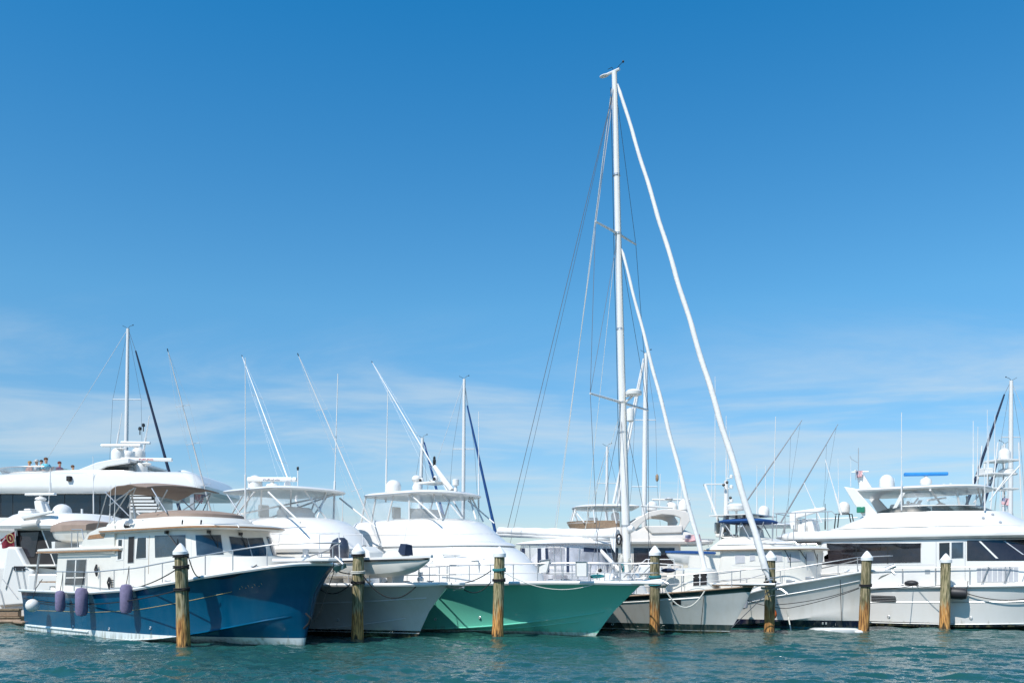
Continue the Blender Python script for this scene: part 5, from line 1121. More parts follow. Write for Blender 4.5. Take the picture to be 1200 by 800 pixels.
# ---- people: one skinned body each, hair and clothing as children
def person(F, p, face, label, shirt, hair, sc=1.0, arm=0, hat=None, skin='skin'):
    T = F.sub('person', label, 'person', p, face, 'people on the top deck of the far yacht')
    V = [(0, 0, 0), (0, 0, .22), (0, 0, .42), (0, 0, .52), (0, 0, .62), (0, 0, .72), (.02, 0, .84),
         (0, .19, .46), (.03, .25, .2), (.2 + arm*.1, .2, .05+arm*.25), (.3+arm*.12, .17, .06+arm*.3), (0, -.19, .46), (.03, -.25, .2), (.22, -.2, .06), (.32, -.17, .07),
         (.05, .1, -.04), (.45, .12, -.02), (.48, .12, -.42), (.6, .12, -.46), (.05, -.1, -.04), (.45, -.12, -.02), (.48, -.12, -.42), (.6, -.12, -.46)]
    E = [(0, 1), (1, 2), (2, 3), (3, 4), (4, 5), (5, 6), (2, 7), (7, 8), (8, 9), (9, 10), (2, 11), (11, 12), (12, 13), (13, 14), (0, 15), (15, 16), (16, 17), (17, 18), (0, 19), (19, 20), (20, 21), (21, 22)]
    rad = [.15, .15, .15, .07, .065, .10, .085, .07, .05, .04, .045, .07, .05, .04, .045, .1, .08, .05, .05, .1, .08, .05, .05]
    me = bpy.data.meshes.new('body'); me.from_pydata([(x*sc, y*sc, z*sc) for x, y, z in V], E, []); o = bpy.data.objects.new('body', me); COL.objects.link(o); o.parent = T.o
    sk = o.modifiers.new('skin', 'SKIN'); 
    for i, r in enumerate(rad): me.skin_vertices[0].data[i].radius = (r*sc, r*sc*(1.25 if i in (0, 1, 2) else 1)) if me.skin_vertices else (r, r)
    me.skin_vertices[0].data[0].use_root = True
    o.modifiers.new('sub', 'SUBSURF').levels = 1; o.modifiers[-1].render_levels = 2
    me.materials.append(M[skin])
    sh = T.part('shirt', MB().rings([[(x*sc, y*sc, z*sc) for x, y in [(w*.78*math.cos(a), w*1.25*math.sin(a)) for a in [6.283*k/14 for k in range(14)]]] for z, w in ((-.02, .17), (.15, .175), (.32, .19), (.44, .185), (.5, .13), (.54, .07))]), shirt)
    for y in (-1, 1): T.part('sleeve', MB().tube([(0, y*.15*sc, .46*sc), (0, y*.21*sc, .42*sc), (.03*sc, y*.26*sc, .22*sc)], [.085*sc, .085*sc, .07*sc], 9), shirt, sh)
    T.part('hair' if not hat else 'sun_hat', MB().ball((-.02*sc, 0, .80*sc), .125*sc, 12, (1, .9, .85)) if not hat else MB().lathe([(.2*sc, .0), (.2*sc, .015), (.12*sc, .03), (.11*sc, .1), (.04*sc, .13)], (0, 0, .8*sc), 14), hair)
    T.part('shorts', MB().tube([(0, .1*sc, 0), (.4*sc, .12*sc, -.01*sc)], .105*sc, 9).tube([(0, -.1*sc, 0), (.4*sc, -.12*sc, -.01*sc)], .105*sc, 9), 'canvas')
    return T
hairs = {n: mat('hair_'+n, c, .7, noise=.3, nscale=20) for n, c in (('dark', (.03, .018, .012)), ('blond', (.4, .24, .08)), ('grey', (.6, .58, .55)), ('brown', (.14, .06, .025)), ('red_brown', (.16, .03, .02)))}
sh = {n: mat('shirt_'+n, c, .85, noise=.1, bump=.4) for n, c in (('pink', (.7, .4, .32)), ('white', (.75, .75, .75)), ('aqua', (.18, .62, .72)), ('magenta', (.3, .03, .12)), ('lime', (.45, .75, .1)), ('dark', (.03, .03, .035)))}
def pp(px, py, y, f, lab, s, h, **k):
    k['sc'] = k.get('sc', 1)*.86
    q = A_.P(px, py, y); return person(A_, (q.x, y, q.z-.16), f, lab, sh[s], hairs[h], **k)
pp(34.5, 553, 1.5, 60, 'person with orange-blond hair and pink top sitting leftmost on the far yacht top deck', 'pink', 'blond')
pp(43, 552.3, 1.9, 20, 'person in a white shirt and pale sun hat sitting on the far yacht top deck', 'white', 'grey', hat=True)
pp(48.5, 551.5, .6, 120, 'person with dark hair and dark top half hidden behind the person in aqua', 'dark', 'dark')
pp(54, 551, 1.9, 150, 'person in an aqua shirt, tallest in the group on the far yacht top deck', 'aqua', 'brown', arm=1, sc=1.12)
pp(70, 553.5, 1.6, 170, 'person with dark reddish hair and magenta top on the far yacht top deck', 'magenta', 'red_brown')
pp(85.5, 556.5, 1.4, 190, 'person in a lime green top sitting rightmost on the far yacht top deck', 'lime', 'brown', sc=.92)

# ================================================================== motor yacht whose stern shows at the left edge
def yacht_b():
    o = wp(-6, HY, 43.5); F = Fr('motor_yacht', 'white motor yacht with stern to the left edge, dark enclosed cockpit and burgundy flag', 'motor boat', (o.x, o.y, 0), -8, 'boats berthed in the marina')
    W = 2.4; X = lambda px, y=-W: F.X(px, y); Z = lambda py, px=30: F.P(px, py, -W).z
    Hh = MB(); rs = []
    for i in range(31):
        t = i/30; x = lerp(-3.2, 11, t); w = W*(1-max(0, (t-.5)/.5)**2.2)*(.92+.08*min(1, t*5)); zs = 1.7+.7*t
        if t < .12: zs = .6+1.1*(t/.12)
        rs.append([(x, -w, zs), (x, -w*.96, .9 if t > .1 else .5), (x, -w*.86, -.3), (x, 0, -.6), (x, w*.86, -.3), (x, w*.96, .9 if t > .1 else .5), (x, w, zs)])
    F.part('hull', Hh.rings(rs), 'white', ang=50)
    F.part('swim_platform', MB().box((-4.2, -W+.2, .45), (-3.0, W-.2, .6)), 'white', bevel=.04)
    cab = loft([(1.4, X(4), X(120), W-.3, 2, 2.3, .3), (Z(616), X(6), X(115), W-.4, 2, 2.3, .3)]); F.part('saloon', cab, 'white')
    window(F, cab, [(4.5, 621), (48, 621), (66, 667), (4.5, 660)], 'dark', name='cockpit_enclosure', nu=10); window(F, cab, [(22, 624), (46, 623), (41, 652), (26, 654)], 'smoke', name='enclosure_pane', off=.03)
    window(F, cab, [(50, 621), (75, 622), (72, 660), (66, 664)], 'glass')
    ov = slab(Z(619), .3, X(-30), X(110), W-.05, 2.5, 2.3, 1.0, .12, .1); F.part('flybridge_overhang', ov, 'white')
    F.part('flybridge_coaming', loft([(Z(614), X(-20), X(108), W-.15, 2.5, 2.3, .8), (Z(602), X(0), X(96), W-.3, 2.5, 2.3, .8), (Z(600), X(4), X(90), W-.45, 2.3, 2.3, .8)]), 'white')
    for k in range(2): F.part('rolled_cushion', MB().tube([(X(26), -W+.1, Z(615)), (X(44), -W+.1, Z(613))], .2, 10), 'pink') if k else None
    F.part('wing_moulding', MB().prism([(X(22), Z(604)), (X(60), Z(598)), (X(60), Z(601)), (X(24), Z(608))], -W+.1, -W+.24), 'white', bevel=.03)
    q = F.P(50, 603, -.6); k = .0
    arm = F.part('radar_arch_leg', MB().rings([[(q.x-.1, -.9, q.z-.4), (q.x+.45, -.9, q.z-.4), (q.x+.45, -.3, q.z-.4), (q.x-.1, -.3, q.z-.4)], [(q.x-.25, -.9, q.z+.65), (q.x+.1, -.9, q.z+.65), (q.x+.1, -.3, q.z+.65), (q.x-.25, -.3, q.z+.65)]]), 'white', bevel=.05)
    F.part('radar_arch_leg', MB().tube([(q.x+.55, -.6, q.z-.3), (q.x+.1, -.6, q.z+.5)], .08), 'white')
    array(F, (q.x-.1, -.6, q.z+.62), 1.55, 0, ped=.24, th=.06)
    p = F.P(73, 604, -.9); dome(F, (p.x, -.9, p.z-.25), .42, .8, name='satellite_dome')
    p = F.P(35, 601, -1.2); F.part('flybridge_seats', MB().box((p.x-.4, -1.5, p.z-.4), (p.x+.3, -.9, p.z+.1)).box((p.x-.15, -1.45, p.z+.1), (p.x+.2, -.95, p.z+.2)), 'white', bevel=.05)
    antenna(F, (59, 550), (59, 575), -.6, .03); antenna(F, (59, 548), (57, 590), -.5, .015)
    p = F.P(96, 596, -1); F.part('small_lamp', MB().tube([(p.x, -1, p.z-.3), (p.x, -1, p.z)], .05), 'white')
    # stern quarter: sloping moulding, boarding ladder rail, hand rails
    F.part('quarter_moulding', MB().prism([(X(-2), .8), (X(8), Z(640)), (X(20), Z(640)), (X(32), Z(664)), (X(40), Z(668)), (X(34), .9)], -W-.05, -W+.4), 'white', bevel=.1)
    F.part('quarter_moulding', MB().prism([(X(-2), .8), (X(8), Z(640)), (X(20), Z(640)), (X(32), Z(664)), (X(40), Z(668)), (X(34), .9)], W-.4, W+.05), 'white', bevel=.1)
    rl = F.part('stern_rail', MB().tube([(X(8), -W-.08, Z(690)), (X(16), -W-.08, Z(664)), (X(34), -W-.08, Z(666))], .02), 'steelw')
    for a, b in (((18, 665), (23, 690)), ((26, 666), (30, 690)), ((3, 678), (20, 700)), ((0, 690), (6, 715))): F.part('stern_rail_leg', MB().tube([F.P(*a, -W-.1), F.P(*b, -W-.1)], .016), 'steelw', rl)
    F.part('step_fitting', MB().box(tuple(F.P(16, 668, -W-.1)), tuple(F.P(32, 663, -W+.1))), 'rubber')
    F.part('cockpit_table', MB().box((X(28), -W-.05, Z(664)), (X(66), -W+1.2, Z(661))), 'warm', bevel=.04)
    F.part('cockpit_coaming', MB().box((X(34), -W-.1, 1.2), (X(72), -W+.2, Z(672))), 'white', bevel=.08)
    return F
AB_ = yacht_b()
def flag(F, name, label, c, m, thick=.012, cat='flag', pole=None):
    """hanging cloth between four photo points on the plane y (tl, tr, br, bl)"""
    y = c[4]; g = [F.P(*q, y) for q in c[:4]]; T = F.sub(name, label, cat, tuple(g[0])); N_ = 12; mb = MB(); f = []; uv = []; v = []
    for s_ in (0, 1):
        for j in range(N_+1):
            for i in range(N_+1):
                a, b = i/N_, j/N_; p = g[0].lerp(g[1], a).lerp(g[3].lerp(g[2], a), b); L = (g[1]-g[0]).length
                p = p-g[0]; p.y += .09*L*math.sin(a*9+b*2)+s_*thick; p.z += .03*L*math.sin(a*7+b*3); v.append(p); uv.append((a, 1-b))
    K = N_+1; Q = K*K
    for j in range(N_):
        for i in range(N_):
            q = (j*K+i, j*K+i+1, (j+1)*K+i+1, (j+1)*K+i); f.append(q); f.append(tuple(k+Q for k in reversed(q)))
    mb.add(v, f); mb.uv = uv; o = T.part('cloth', mb, m)
    if pole: a, b = F.P(*pole[0], y), F.P(*pole[1], y); T.part('flagstaff', MB().tube([a-g[0], b-g[0]], .02, 6), pole[2] if len(pole) > 2 else 'steelw')
    return T
T = flag(AB_, 'burgundy_flag', 'burgundy flag with a gold ring flying at the stern of a white yacht, left edge', ((0, 632), (17.5, 620.5), (18, 641), (1, 642), -2.2), 'burgundy', pole=((17.8, 618), (18.5, 665), 'paint'))
g = [AB_.P(*q, -2.2) for q in ((0, 632), (17.5, 620.5), (18, 641), (1, 642))]
cc = AB_.P(14, 630.5, -2.2)-g[0]; T.part('gold_ring', MB().tube([cc+Vector((.17*math.cos(a), -.1-.04*math.sin(a), .2*math.sin(a))) for a in [i*.5236 for i in range(13)]], .025, 6), 'gold'); T.part('gold_bar', MB().tube([cc+Vector((-.03, -.1, .08)), cc+Vector((.03, -.1, -.08))], .03), 'gold')
for k in range(3): q = AB_.P(3.5+1.8*k, 636-2.2*k, -2.2)-g[0]; T.part('white_mark', MB().tube([q+Vector((-.05, -.11, -.05)), q+Vector((.05, -.11, .04))], .022, 5), 'white')
# striped ensign on the far yacht's stern
flag(A_, 'striped_flag', 'stars and stripes flag hanging under the stern awning of the far white yacht', ((243, 577), (226, 578.5), (226, 583), (237, 590), 2.6), 'flag', pole=((243, 574), (243, 600)))

# ================================================================== motor yacht behind the sailing yacht (bow to the left)
def yacht_h():
    o = wp(846, HY, 53); F = Fr('flybridge_motor_yacht', 'cream flybridge motor yacht with swept radar arch, stern behind the sailing yacht bow', 'motor boat', (o.x, o.y, 0), 180, 'boats berthed in the marina')
    W = 2.3; X = lambda px, y=W: F.X(px, y); Z = lambda py, px=750: F.P(px, py, W).z
    rs = []
    for i in range(31):
        t = i/30; x = lerp(-.5, 16, t); w = W*(1-max(0, (t-.45)/.55)**2.2); zs = 2.2+.9*t*t; rs.append([(x, -w, zs), (x, -w*.9, .7), (x, -w*.75, -.4), (x, 0, -.8), (x, w*.75, -.4), (x, w*.9, .7), (x, w, zs)])
    F.part('hull', MB().rings(rs), 'pink', ang=50)
    cab = loft([(2.0, X(800), X(600, 0), W-.25, 3, 2.2, .3), (Z(645), X(800), X(630, 0), W-.3, 3, 2.2, .3), (Z(634), X(800), X(645, 0), W-.4, 3, 2.2, .3)]); F.part('deckhouse', cab, 'pink')
    for a, b in ((640, 662), (664, 679), (682, 724), (743, 764), (770, 790)): window(F, cab, [(a, 642), (b, 642), (b, 662), (a, 662)], 'smoke', 'black', .5)
    F.part('boat_deck', slab(Z(637), .25, X(838), X(640, 0), W+.1, 3, 2.2, .6, .1, .08), 'pink')
    F.part('flybridge_coaming', loft([(Z(636), X(826), X(652, 0), W-.1, 3, 2.2, .6), (Z(625), X(816), X(660, 0), W-.15, 3, 2.2, .6), (Z(617), X(800), X(668, 0), W-.3, 2.6, 2.2, .6)]), 'pink')
    # windscreen with raked frame, brown dash line
    s0 = loft([(Z(618), X(728), X(669, 0), W-.3, 2, 2.2, .3), (Z(609), X(728), X(664, 0), W-.35, 2, 2.2, .3)], False, False); F.part('flybridge_dodger', s0, 'teakp')
    enc = loft([(Z(612), X(730), X(664, 0), W-.35, 2, 2.2, .3), (Z(592), X(726), X(672, 0), W-.5, 1.6, 2.2, .3)], False, False); F.part('clear_curtain', enc, 'vinyl')
    posts(F, enc, [((671, 610), (675, 594)), ((697, 611), (695, 594)), ((722, 612), (718, 594)), ((684, 611), (672, 596))], .04)
    F.part('soft_top', slab(Z(593), .12, X(752), X(670, 0), W-.3, 1.6, 2.4, .5, .2, .06), 'white')
    F.part('top_rim', MB().tube([(X(752), W-.3, Z(592)), (X(790), W-.5, Z(594))], .06), 'white')
    # swept arch: hoop profile on both sides
    hoop = [(733, 617), (745, 608), (760, 599), (776, 596), (792, 596), (806, 600), (810, 606), (806, 613), (801, 621), (792, 622), (797, 612), (797, 606), (789, 603), (775, 602), (762, 605), (752, 612), (745, 620)]
    for y in (W-.4, -W+.15): F.part('radar_arch_side', MB().prism([(X(a, W-.3), Z(b)) for a, b in hoop], y, y+.25), 'pink', bevel=.03)
    F.part('radar_arch', MB().box((X(806), -W+.3, Z(600)), (X(776), W-.3, Z(597.5))), 'pink', bevel=.04)
    F.part('side_panel', MB().prism([(X(756), Z(616)), (X(800), Z(615)), (X(800), Z(624)), (X(764), Z(625))], W-.3, W-.05), 'pink', bevel=.05)
    for px, y, r in ((764, .5, .32), (788, 0, .3), (802, .8, .36)): dome(F, (F.X(px, y), y, Z(597)), r, r*2, name='satellite_dome')
    p = F.P(786, 585, -.5); array(F, (p.x, -.5, Z(590)), 2.3, 3, ped=.35, th=.06); F.part('aerial_disc', MB().lathe([(.02, -.35), (.02, 0), (.28, .03), (.1, .12)], (X(783, -.5), -.5, Z(580)), 14), 'white')
    for px, a in ((795, 556), (799, 562), (774, 555)): antenna(F, (px, a), (px-1, 592), .3, .02)
    p = F.P(720, 603, 0); dome(F, (X(720, 0), .4, Z(607)), .25, .5, name='satellite_dome'); F.part('helm_seat', MB().box((X(704), -.5, Z(612)), (X(692), .8, Z(604))), 'white', bevel=.08)
    rl = F.part('deck_rail', MB().tube([(X(800), W, Z(631)), (X(838), W, Z(632)), (X(838), -W, Z(632))], .025), 'steelw')
    for px in (806, 818, 830): F.part('stanchion', MB().tube([(X(px), W, Z(640)), (X(px), W, Z(631))], .02), 'steelw', rl)
    return F, X, Z
HH_, HX, HZ = yacht_h()
flag(HH_, 'striped_flag', 'stars and stripes flag draped at the stern rail of the cream flybridge yacht', ((803, 627), (820, 626), (822, 633), (802, 634), 2.5), 'flag')
pz = HH_.P(808, 662, 4.4)
T = tender(HH_, 'covered_dinghy', 'white dinghy under a bright blue cover, slung behind the sailing yacht coachroof', (pz.x, 4.4, pz.z), 2.5, 1.4, .7, 0, 'white', 'blue', lo=-.05, cr=.08)
T.o.location.z -= .05
for x in (-1.1, 1.1): T.part('cradle_leg', MB().tube([(x, -.3, .1), (x, -.3, -pz.z+.4)], .05).tube([(x, .3, .1), (x, .3, -pz.z+.4)], .05), 'paint')
# ================================================================== sailing boats across the fairway
def back_sail(name, label, mt_px, mb_px, d, ang, furl=None, spreads=(), left=None, mr=.13, extra=(), furlm='navy', scol='wire'):
    """mt_px/mb_px: masthead and a lower point on the mast in the photo; furl: (top px, low px) of the furled headsail"""
    o = wp(mb_px[0], HY, d); F = Fr(name, label, 'sailing boat', (o.x, o.y, 0), ang, 'sailing boats berthed behind the motor yachts')
    L = 11.5; rs = []
    for i in range(25):
        t = i/24; x = lerp(-7, 4.5, t); w = 1.75*(1-abs(max(0, (t-.35)/.65))**2.2)*(.75+.25*min(1, t*3)); w = max(w, .04); zs = 1.1+.3*(2*t-1)**2+.1*t
        rs.append([(x+.5*t*t, -w, zs), (x+.3*t*t, -w*.9, .45), (x, -w*.55, -.25), (x-.2, 0, -.4), (x, w*.55, -.25), (x+.3*t*t, w*.9, .45), (x+.5*t*t, w, zs)])
    F.part('hull', MB().rings(rs), 'white', ang=50)
    F.part('coachroof', loft([(1.0, -3.5, 2.5, 1.1, 2, 2.2, .3), (1.75, -3.3, 1.9, .95, 1.8, 2.2, .3)]), 'white')
    top = F.mi @ wp(*mt_px, d); low = F.mi @ wp(*mb_px, d); base = low+(low-top).normalized()*((low.z-1.5)/max(.01, (top-low).normalized().z))
    ms = F.part('mast', MB().tube([base, base.lerp(top, .6), top], [mr, mr, mr*.75], 10), 'paint')
    F.part('masthead_gear', MB().tube([top, top+Vector((.1, .0, .15)), top+Vector((.32, 0, .25))], .014, 5).tube([top, top+Vector((-.35, 0, .2))], .012, 5).ball(tuple(top+Vector((.32, 0, .25))), .045, 6), 'black', ms)
    F.part('boom', MB().tube([(base.x, 0, 2.6), (base.x-4.6, 0, 2.7)], [.14, .1], 8), 'sail', ms)
    ux = Vector((F.mi.to_3x3() @ Vector((1, 0, 0))))
    prev = {1: top, -1: top}
    for py, w in spreads:
        t = (wp(mt_px[0], py, d).z-top.z)/(base.z-top.z); c = top.lerp(base, t)
        F.part('spreader', MB().tube([c-ux*w, c+ux*w], .03, 5), 'paint', ms)
        for s_ in (-1, 1): e = c+ux*w*s_; F.part('shroud', MB().tube([prev[s_], e], .009, 4), scol); prev[s_] = e
    for s_ in (-1, 1): F.part('shroud', MB().tube([prev[s_], Vector((base.x, 0, 1.2))+ux*1.4*s_], .009, 4), scol)
    if furl:
        a = F.mi @ wp(*furl[0], d); b = F.mi @ wp(*furl[1], d); b2 = b+(b-a).normalized()*((b.z-1.4)/max(.01, (a-b).normalized().z))
        F.part('furled_genoa', MB().tube([a.lerp(b2, i/20) for i in range(21)], [.05+.07*(i/20)**.6*(1+.12*math.sin(i*2.1)) for i in range(21)], 8), furlm)
        F.part('forestay', MB().tube([top, a], .012, 5), 'wire')
    if left:
        a = F.mi @ wp(*left, d); b2 = a+(a-top).normalized()*((a.z-1.4)/max(.01, (top-a).normalized().z)); F.part('backstay', MB().tube([top, b2], .014, 5), 'wirew')
    return F
back_sail('background_sailboat', 'white sailboat mast with navy furled sail rising behind the three decked yacht, far left', (150, 385), (148, 515), 60, 8, ((159, 411), (196, 545)), ((468, .95),), (60, 530))
back_sail('background_sailboat', 'short bare mast with slim blue furled sail behind the green boat radar mast', (495, 513), (493.5, 556), 62, 8, ((497, 518), (508, 560)), (), None, .14, furlm='blue')
back_sail('background_sailboat', 'single tall mast with blue furled sail between green boat and tallest sailing yacht', (544, 444), (543, 575), 62, 8, ((547.5, 475), (578, 612)), ((526, .75),), (512, 540), furlm='blue')
f5 = back_sail('background_sailboat', 'second tallest mast, close behind the tallest mast, with two crossbars', (757, 414), (755, 585), 56, 6, None, ((492, .65), (570, .8)), None, .16, furlm='sail')
for a, b in (((754, 420), (719, 590)), ((754, 425), (724, 590))): f5.part('furled_staysail', MB().tube([f5.mi @ wp(*a, 56), f5.mi @ wp(*b, 56)], [.04, .10], 7), 'sail')
p = f5.mi @ wp(770, 560, 56); f5.part('hanging_lamp', MB().lathe([(.05, -.2), (.1, -.1), (.1, .15), (.04, .25)], tuple(p), 10), 'teakp')
back_sail('background_sailboat', 'short white mast just left of the tallest mast, behind the flybridge yacht', (711.5, 523), (711, 590), 66, 6, None, ((566, .7),), (694, 585), .12)
back_sail('background_sailboat', 'mast with navy furled sail sloping left, at the far right edge', (1185, 446), (1184, 600), 58, 172, ((1177, 462), (1128, 605)), ((512, .6),), (1215, 520), .15)
back_sail('background_sailboat', 'shorter mast with dark furled sail sloping left beside the lattice tower', (1177, 520), (1176, 590), 62, 172, ((1173, 528), (1150, 600)), (), None, .1)

# ================================================================== sport boats behind: dark outriggers, and a lattice tower
def back_sport(label, px, d, ang):
    o = wp(px, HY, d); F = Fr('background_sport_boat', label, 'motor boat', (o.x, o.y, 0), ang, 'sport boats berthed behind the motor yachts'); rs = []
    for i in range(25):
        t = i/24; x = lerp(-6.5, 6.5, t); w = max(.04, 2.0*(1-max(0, (t-.4)/.6)**2.2)); zs = 1.2+1.0*t*t
        rs.append([(x+.6*t*t, -w, zs), (x, -w*.85, .5), (x, -w*.7, -.3), (x-.2, 0, -.5), (x, w*.7, -.3), (x, w*.85, .5), (x+.6*t*t, w, zs)])
    F.part('hull', MB().rings(rs), 'white', ang=50)
    F.part('cabin', loft([(1.2, -2.5, 4, 1.7, 3, 2.2, .3), (2.9, -2.5, 2, 1.6, 2, 2.2, .3), (3.3, -2.6, 1.2, 1.4, 1.5, 2.2, .3)]), 'white'); return F
K = back_sport('sport boat carrying two long dark outriggers, mostly hidden behind the pilothouse trawler', 905, 50, 6)
def W2(F, px, py, d): return F.mi @ wp(px, py, d)
for a, b in (((940, 492), (873, 590)), ((982, 497), (915, 612))):
    p, q = W2(K, *a, 50), W2(K, *b, 50); o = K.part('outrigger', MB().tube([q, q.lerp(p, .5), p], [.042, .034, .016], 7), 'wire')
    for t, e in ((.97, -34), (.8, -30)): K.part('halyard', MB().tube([q.lerp(p, t), W2(K, a[0]+e*.55, 600, 50)], .007, 4), 'wire', o)
K.part('hardtop', slab(4.9, .12, -1.6, 1.8, 1.5, .8, 2.5, .4, .1, .05), 'white')
for x, y in ((-1.3, -1.2), (1.2, -1.2), (-1.3, 1.2), (1.2, 1.2)): K.part('hardtop_post', MB().tube([(x, y, 3), (x, y, 4.95)], .04), 'paint')
for px, t, b in ((838, 441, 600), (897, 545, 600)): p, q = W2(K, px, t, 50), W2(K, px, b, 50); K.part('antenna', MB().tube([q, p], [.03, .012], 6), 'paint')
TB = back_sport('sport boat with white lattice fishing tower, dome and ladder behind the large right-hand yacht', 1172, 47, 10)
def tp(px, py, dy=0): p = W2(TB, px, py, 47); p.y += dy; return p
for dy in (-.6, .6):
    for (a, b) in (((1150, 612), (1157, 545)), ((1157, 545), (1160, 520)), ((1188, 612), (1184, 520)), ((1150, 588), (1170, 560)), ((1160, 575), (1186, 546))):
        TB.part('tower_leg', MB().tube([tp(*a, dy), tp(*b, dy)], .035, 7), 'paint')
for py, x0, x1 in ((573, 1146, 1188), (556, 1149, 1186), (540, 1160, 1187)):
    a, b = tp(x0, py, -.7), tp(x1, py, .7); TB.part('tower_platform', MB().box((min(a.x, b.x), min(a.y, b.y), a.z-.05), (max(a.x, b.x), max(a.y, b.y), a.z+.05)), 'white', bevel=.02)
ld = TB.part('ladder', MB().tube([tp(1161, 610, -.7), tp(1161, 575, -.7)], .02).tube([tp(1169, 610, -.7), tp(1169, 575, -.7)], .02), 'paint')
for k in range(6): TB.part('ladder_rung', MB().tube([tp(1161, 606-6*k, -.7), tp(1169, 606-6*k, -.7)], .016), 'paint', ld)
p = tp(1177, 540, 0); dome(TB, tuple(p), .3, .68, name='satellite_dome'); p = tp(1180, 556, 0); TB.part('radar_scanner', MB().lathe([(.3, 0), (.42, .06), (.42, .22), (.3, .3)], tuple(p), 16), 'white')
p = tp(1152, 556, 0); TB.part('wheel_pod', MB().box(tuple(p+Vector((-.1, -.3, 0))), tuple(p+Vector((.4, .3, .35)))), 'white', bevel=.05)
for px, t in ((1159, 498), (1166, 486), (1146, 500)): TB.part('antenna', MB().tube([tp(px-1, 575), tp(px, t)], [.03, .012], 6), 'paint')
flag(TB, 'striped_flag', 'small stars and stripes flag on the white lattice tower at the right edge', ((1175, 583), (1183, 584), (1181, 592), (1174, 590), -.8), 'flag')
flag(G_, 'striped_flag', 'small stars and stripes flag under the raked mast of the large right-hand yacht', ((1003, 552), (1011, 551), (1010, 558), (1004, 559), -.3), 'flag', pole=((1003, 550), (1003, 562)))

# ================================================================== pilings
def pilings():
    S = [(211.5, 640, 215, 755), (420, 640, 418.5, 748.5), (585.5, 643, 583, 746.5), (767.5, 642, 767, 743), (903, 648, 901.5, 742.5), (1016, 648, 1012, 741), (1108.5, 651, 1107, 738.5)]
    labs = ['piling standing before the blue trawler hull', 'piling in front of the shaded grey hull and the tender', 'piling in front of the green hull', 'piling beside the bow of the green boat, before the dark-banded sailing yacht', 'piling behind the sailing yacht bowsprit, with orange ball fender beside it', 'piling at the bow of the white pilothouse trawler', 'piling in front of the largest white yacht, with black fender behind']
    out = []
    for i, (a, b, c, e) in enumerate(S):
        d = (27.5, 30.2, 31.6)[i] if i < 3 else FP*HC/(e-HY); base = wp(c, e, d); top = wp(a, b, d); h = top.z
        o = bpy.data.objects.new('piling', None); COL.objects.link(o); o.location = (base.x, base.y, 0); o['label'] = ('green-topped orange-footed wooden ' if i != 6 else 'shortest wooden ')+labs[i]; o['category'] = 'piling'; o['group'] = 'mooring pilings in a row'
        r = random.Random(i); mb = MB(); rs = []
        for k in range(25):
            z = -1.2+(h+1.0)*k/24; lean = (top.x-base.x)*max(z, 0)/h; rr = (.215-.012*k/24*2)*(1 if z < .3 else .97)
            ring = []
            for j in range(20):
                q = 6.28318*j/20; w = rr*(1+.025*math.sin(q*3+i)+.02*math.sin(q*7+i*2)+.012*r.uniform(-1, 1)+(.02*math.sin(z*3+i)))
                ring.append((lean+w*math.cos(q), w*math.sin(q), z))
            rs.append(ring)
        make('post', mb.rings(rs), 'piling', o)
        lx = (top.x-base.x)
        make('cap', MB().lathe([(.20, -.12), (.225, -.12), (.23, .0), (.19, .05), (.09, .19), (.02, .26)], (lx, 0, h-.16), 24), 'cap', o)
        out.append((o, base, top, h))
    return out
PL = pilings()
def wrap(i, py, m, name, label, turns=2, r=.022):
    o, base, top, h = PL[i]; d = base.y; z = wp(0, py, d).z; lx = (top.x-base.x)*z/h; pts = [(.225*math.cos(a), .225*math.sin(a), .05*a/6.28+.02*math.sin(a)) for a in [k*.35 for k in range(int(18*turns))]]
    ob = make(name, MB().tube(pts, r, 6), m); ob.location = (base.x+lx, base.y, z); ob['label'] = label; ob['category'] = 'mooring line'; ob['group'] = 'rope turns round the pilings'
tl = ['first piling from the left', 'second piling from the left', 'third piling from the left', 'fourth piling from the left', 'fifth piling from the left', 'sixth piling from the left']
for i, py, m, n in ((0, 653, 'rope', 'single thin rope turn, upper,'), (0, 666, 'rope', 'black rope turns, middle,'), (0, 692, 'rope', 'black rope turn, lower,'), (1, 652, 'rope', 'upper black rope turn'), (1, 672, 'ropew', 'grey rope turns'), (1, 684, 'rope', 'lower black rope turns'), (2, 669, 'ropet', 'teal rope turns'), (2, 681, 'rope', 'black rope turns'), (3, 677, 'ropet', 'teal rope turns, upper,'), (3, 686, 'ropet', 'teal rope turns, lower,'), (4, 684, 'rope', 'black rope turns'), (5, 687, 'rope', 'black rope turns')):
    wrap(i, py, M[m], 'rope_turns', n+' round the '+tl[i], 2.2)
def PP(i, py, side=0): o, base, top, h = PL[i]; p = wp(0, py, base.y); return Vector((base.x+side*.22, base.y-.12, p.z))
def HP(H, px, dz=.05, off=.0):
    b = min(range(121), key=lambda i: abs(H.F.pix(H.pt(i/120, 1, -1))[0]-px)); p = Vector(H.pt(b/120, 1, -1)); p.y -= off; p.z += dz; return H.F.w(p)
def HQ(H, px, py):
    h, n = H.F.hit(H.mb, px, py)
    if h is None: return HP(H, px)
    return H.F.w(h+n*.08)
rope('mooring_rope', 'black line from first piling running left along the blue hull to its stern', [PP(0, 692, -1), HQ(BH, 110, 707), HQ(BH, 30, 700)], .018, sag=.08)
rope('mooring_rope', 'black line from first piling up to the blue trawler side deck', [PP(0, 668, -1), HP(BH, 160)], .018, sag=.06)
rope('mooring_rope', 'black line from first piling hanging past the cabin to the blue trawler foredeck cleat', [PP(0, 655, 1), HP(BH, 238), HP(BH, 300, .12)], .018, sag=.22)
rope('mooring_rope', 'upper pale line from second piling left to the blue bow', [PP(1, 672, -1), HP(BH, 381, .12)], .02, 'rope', .1)
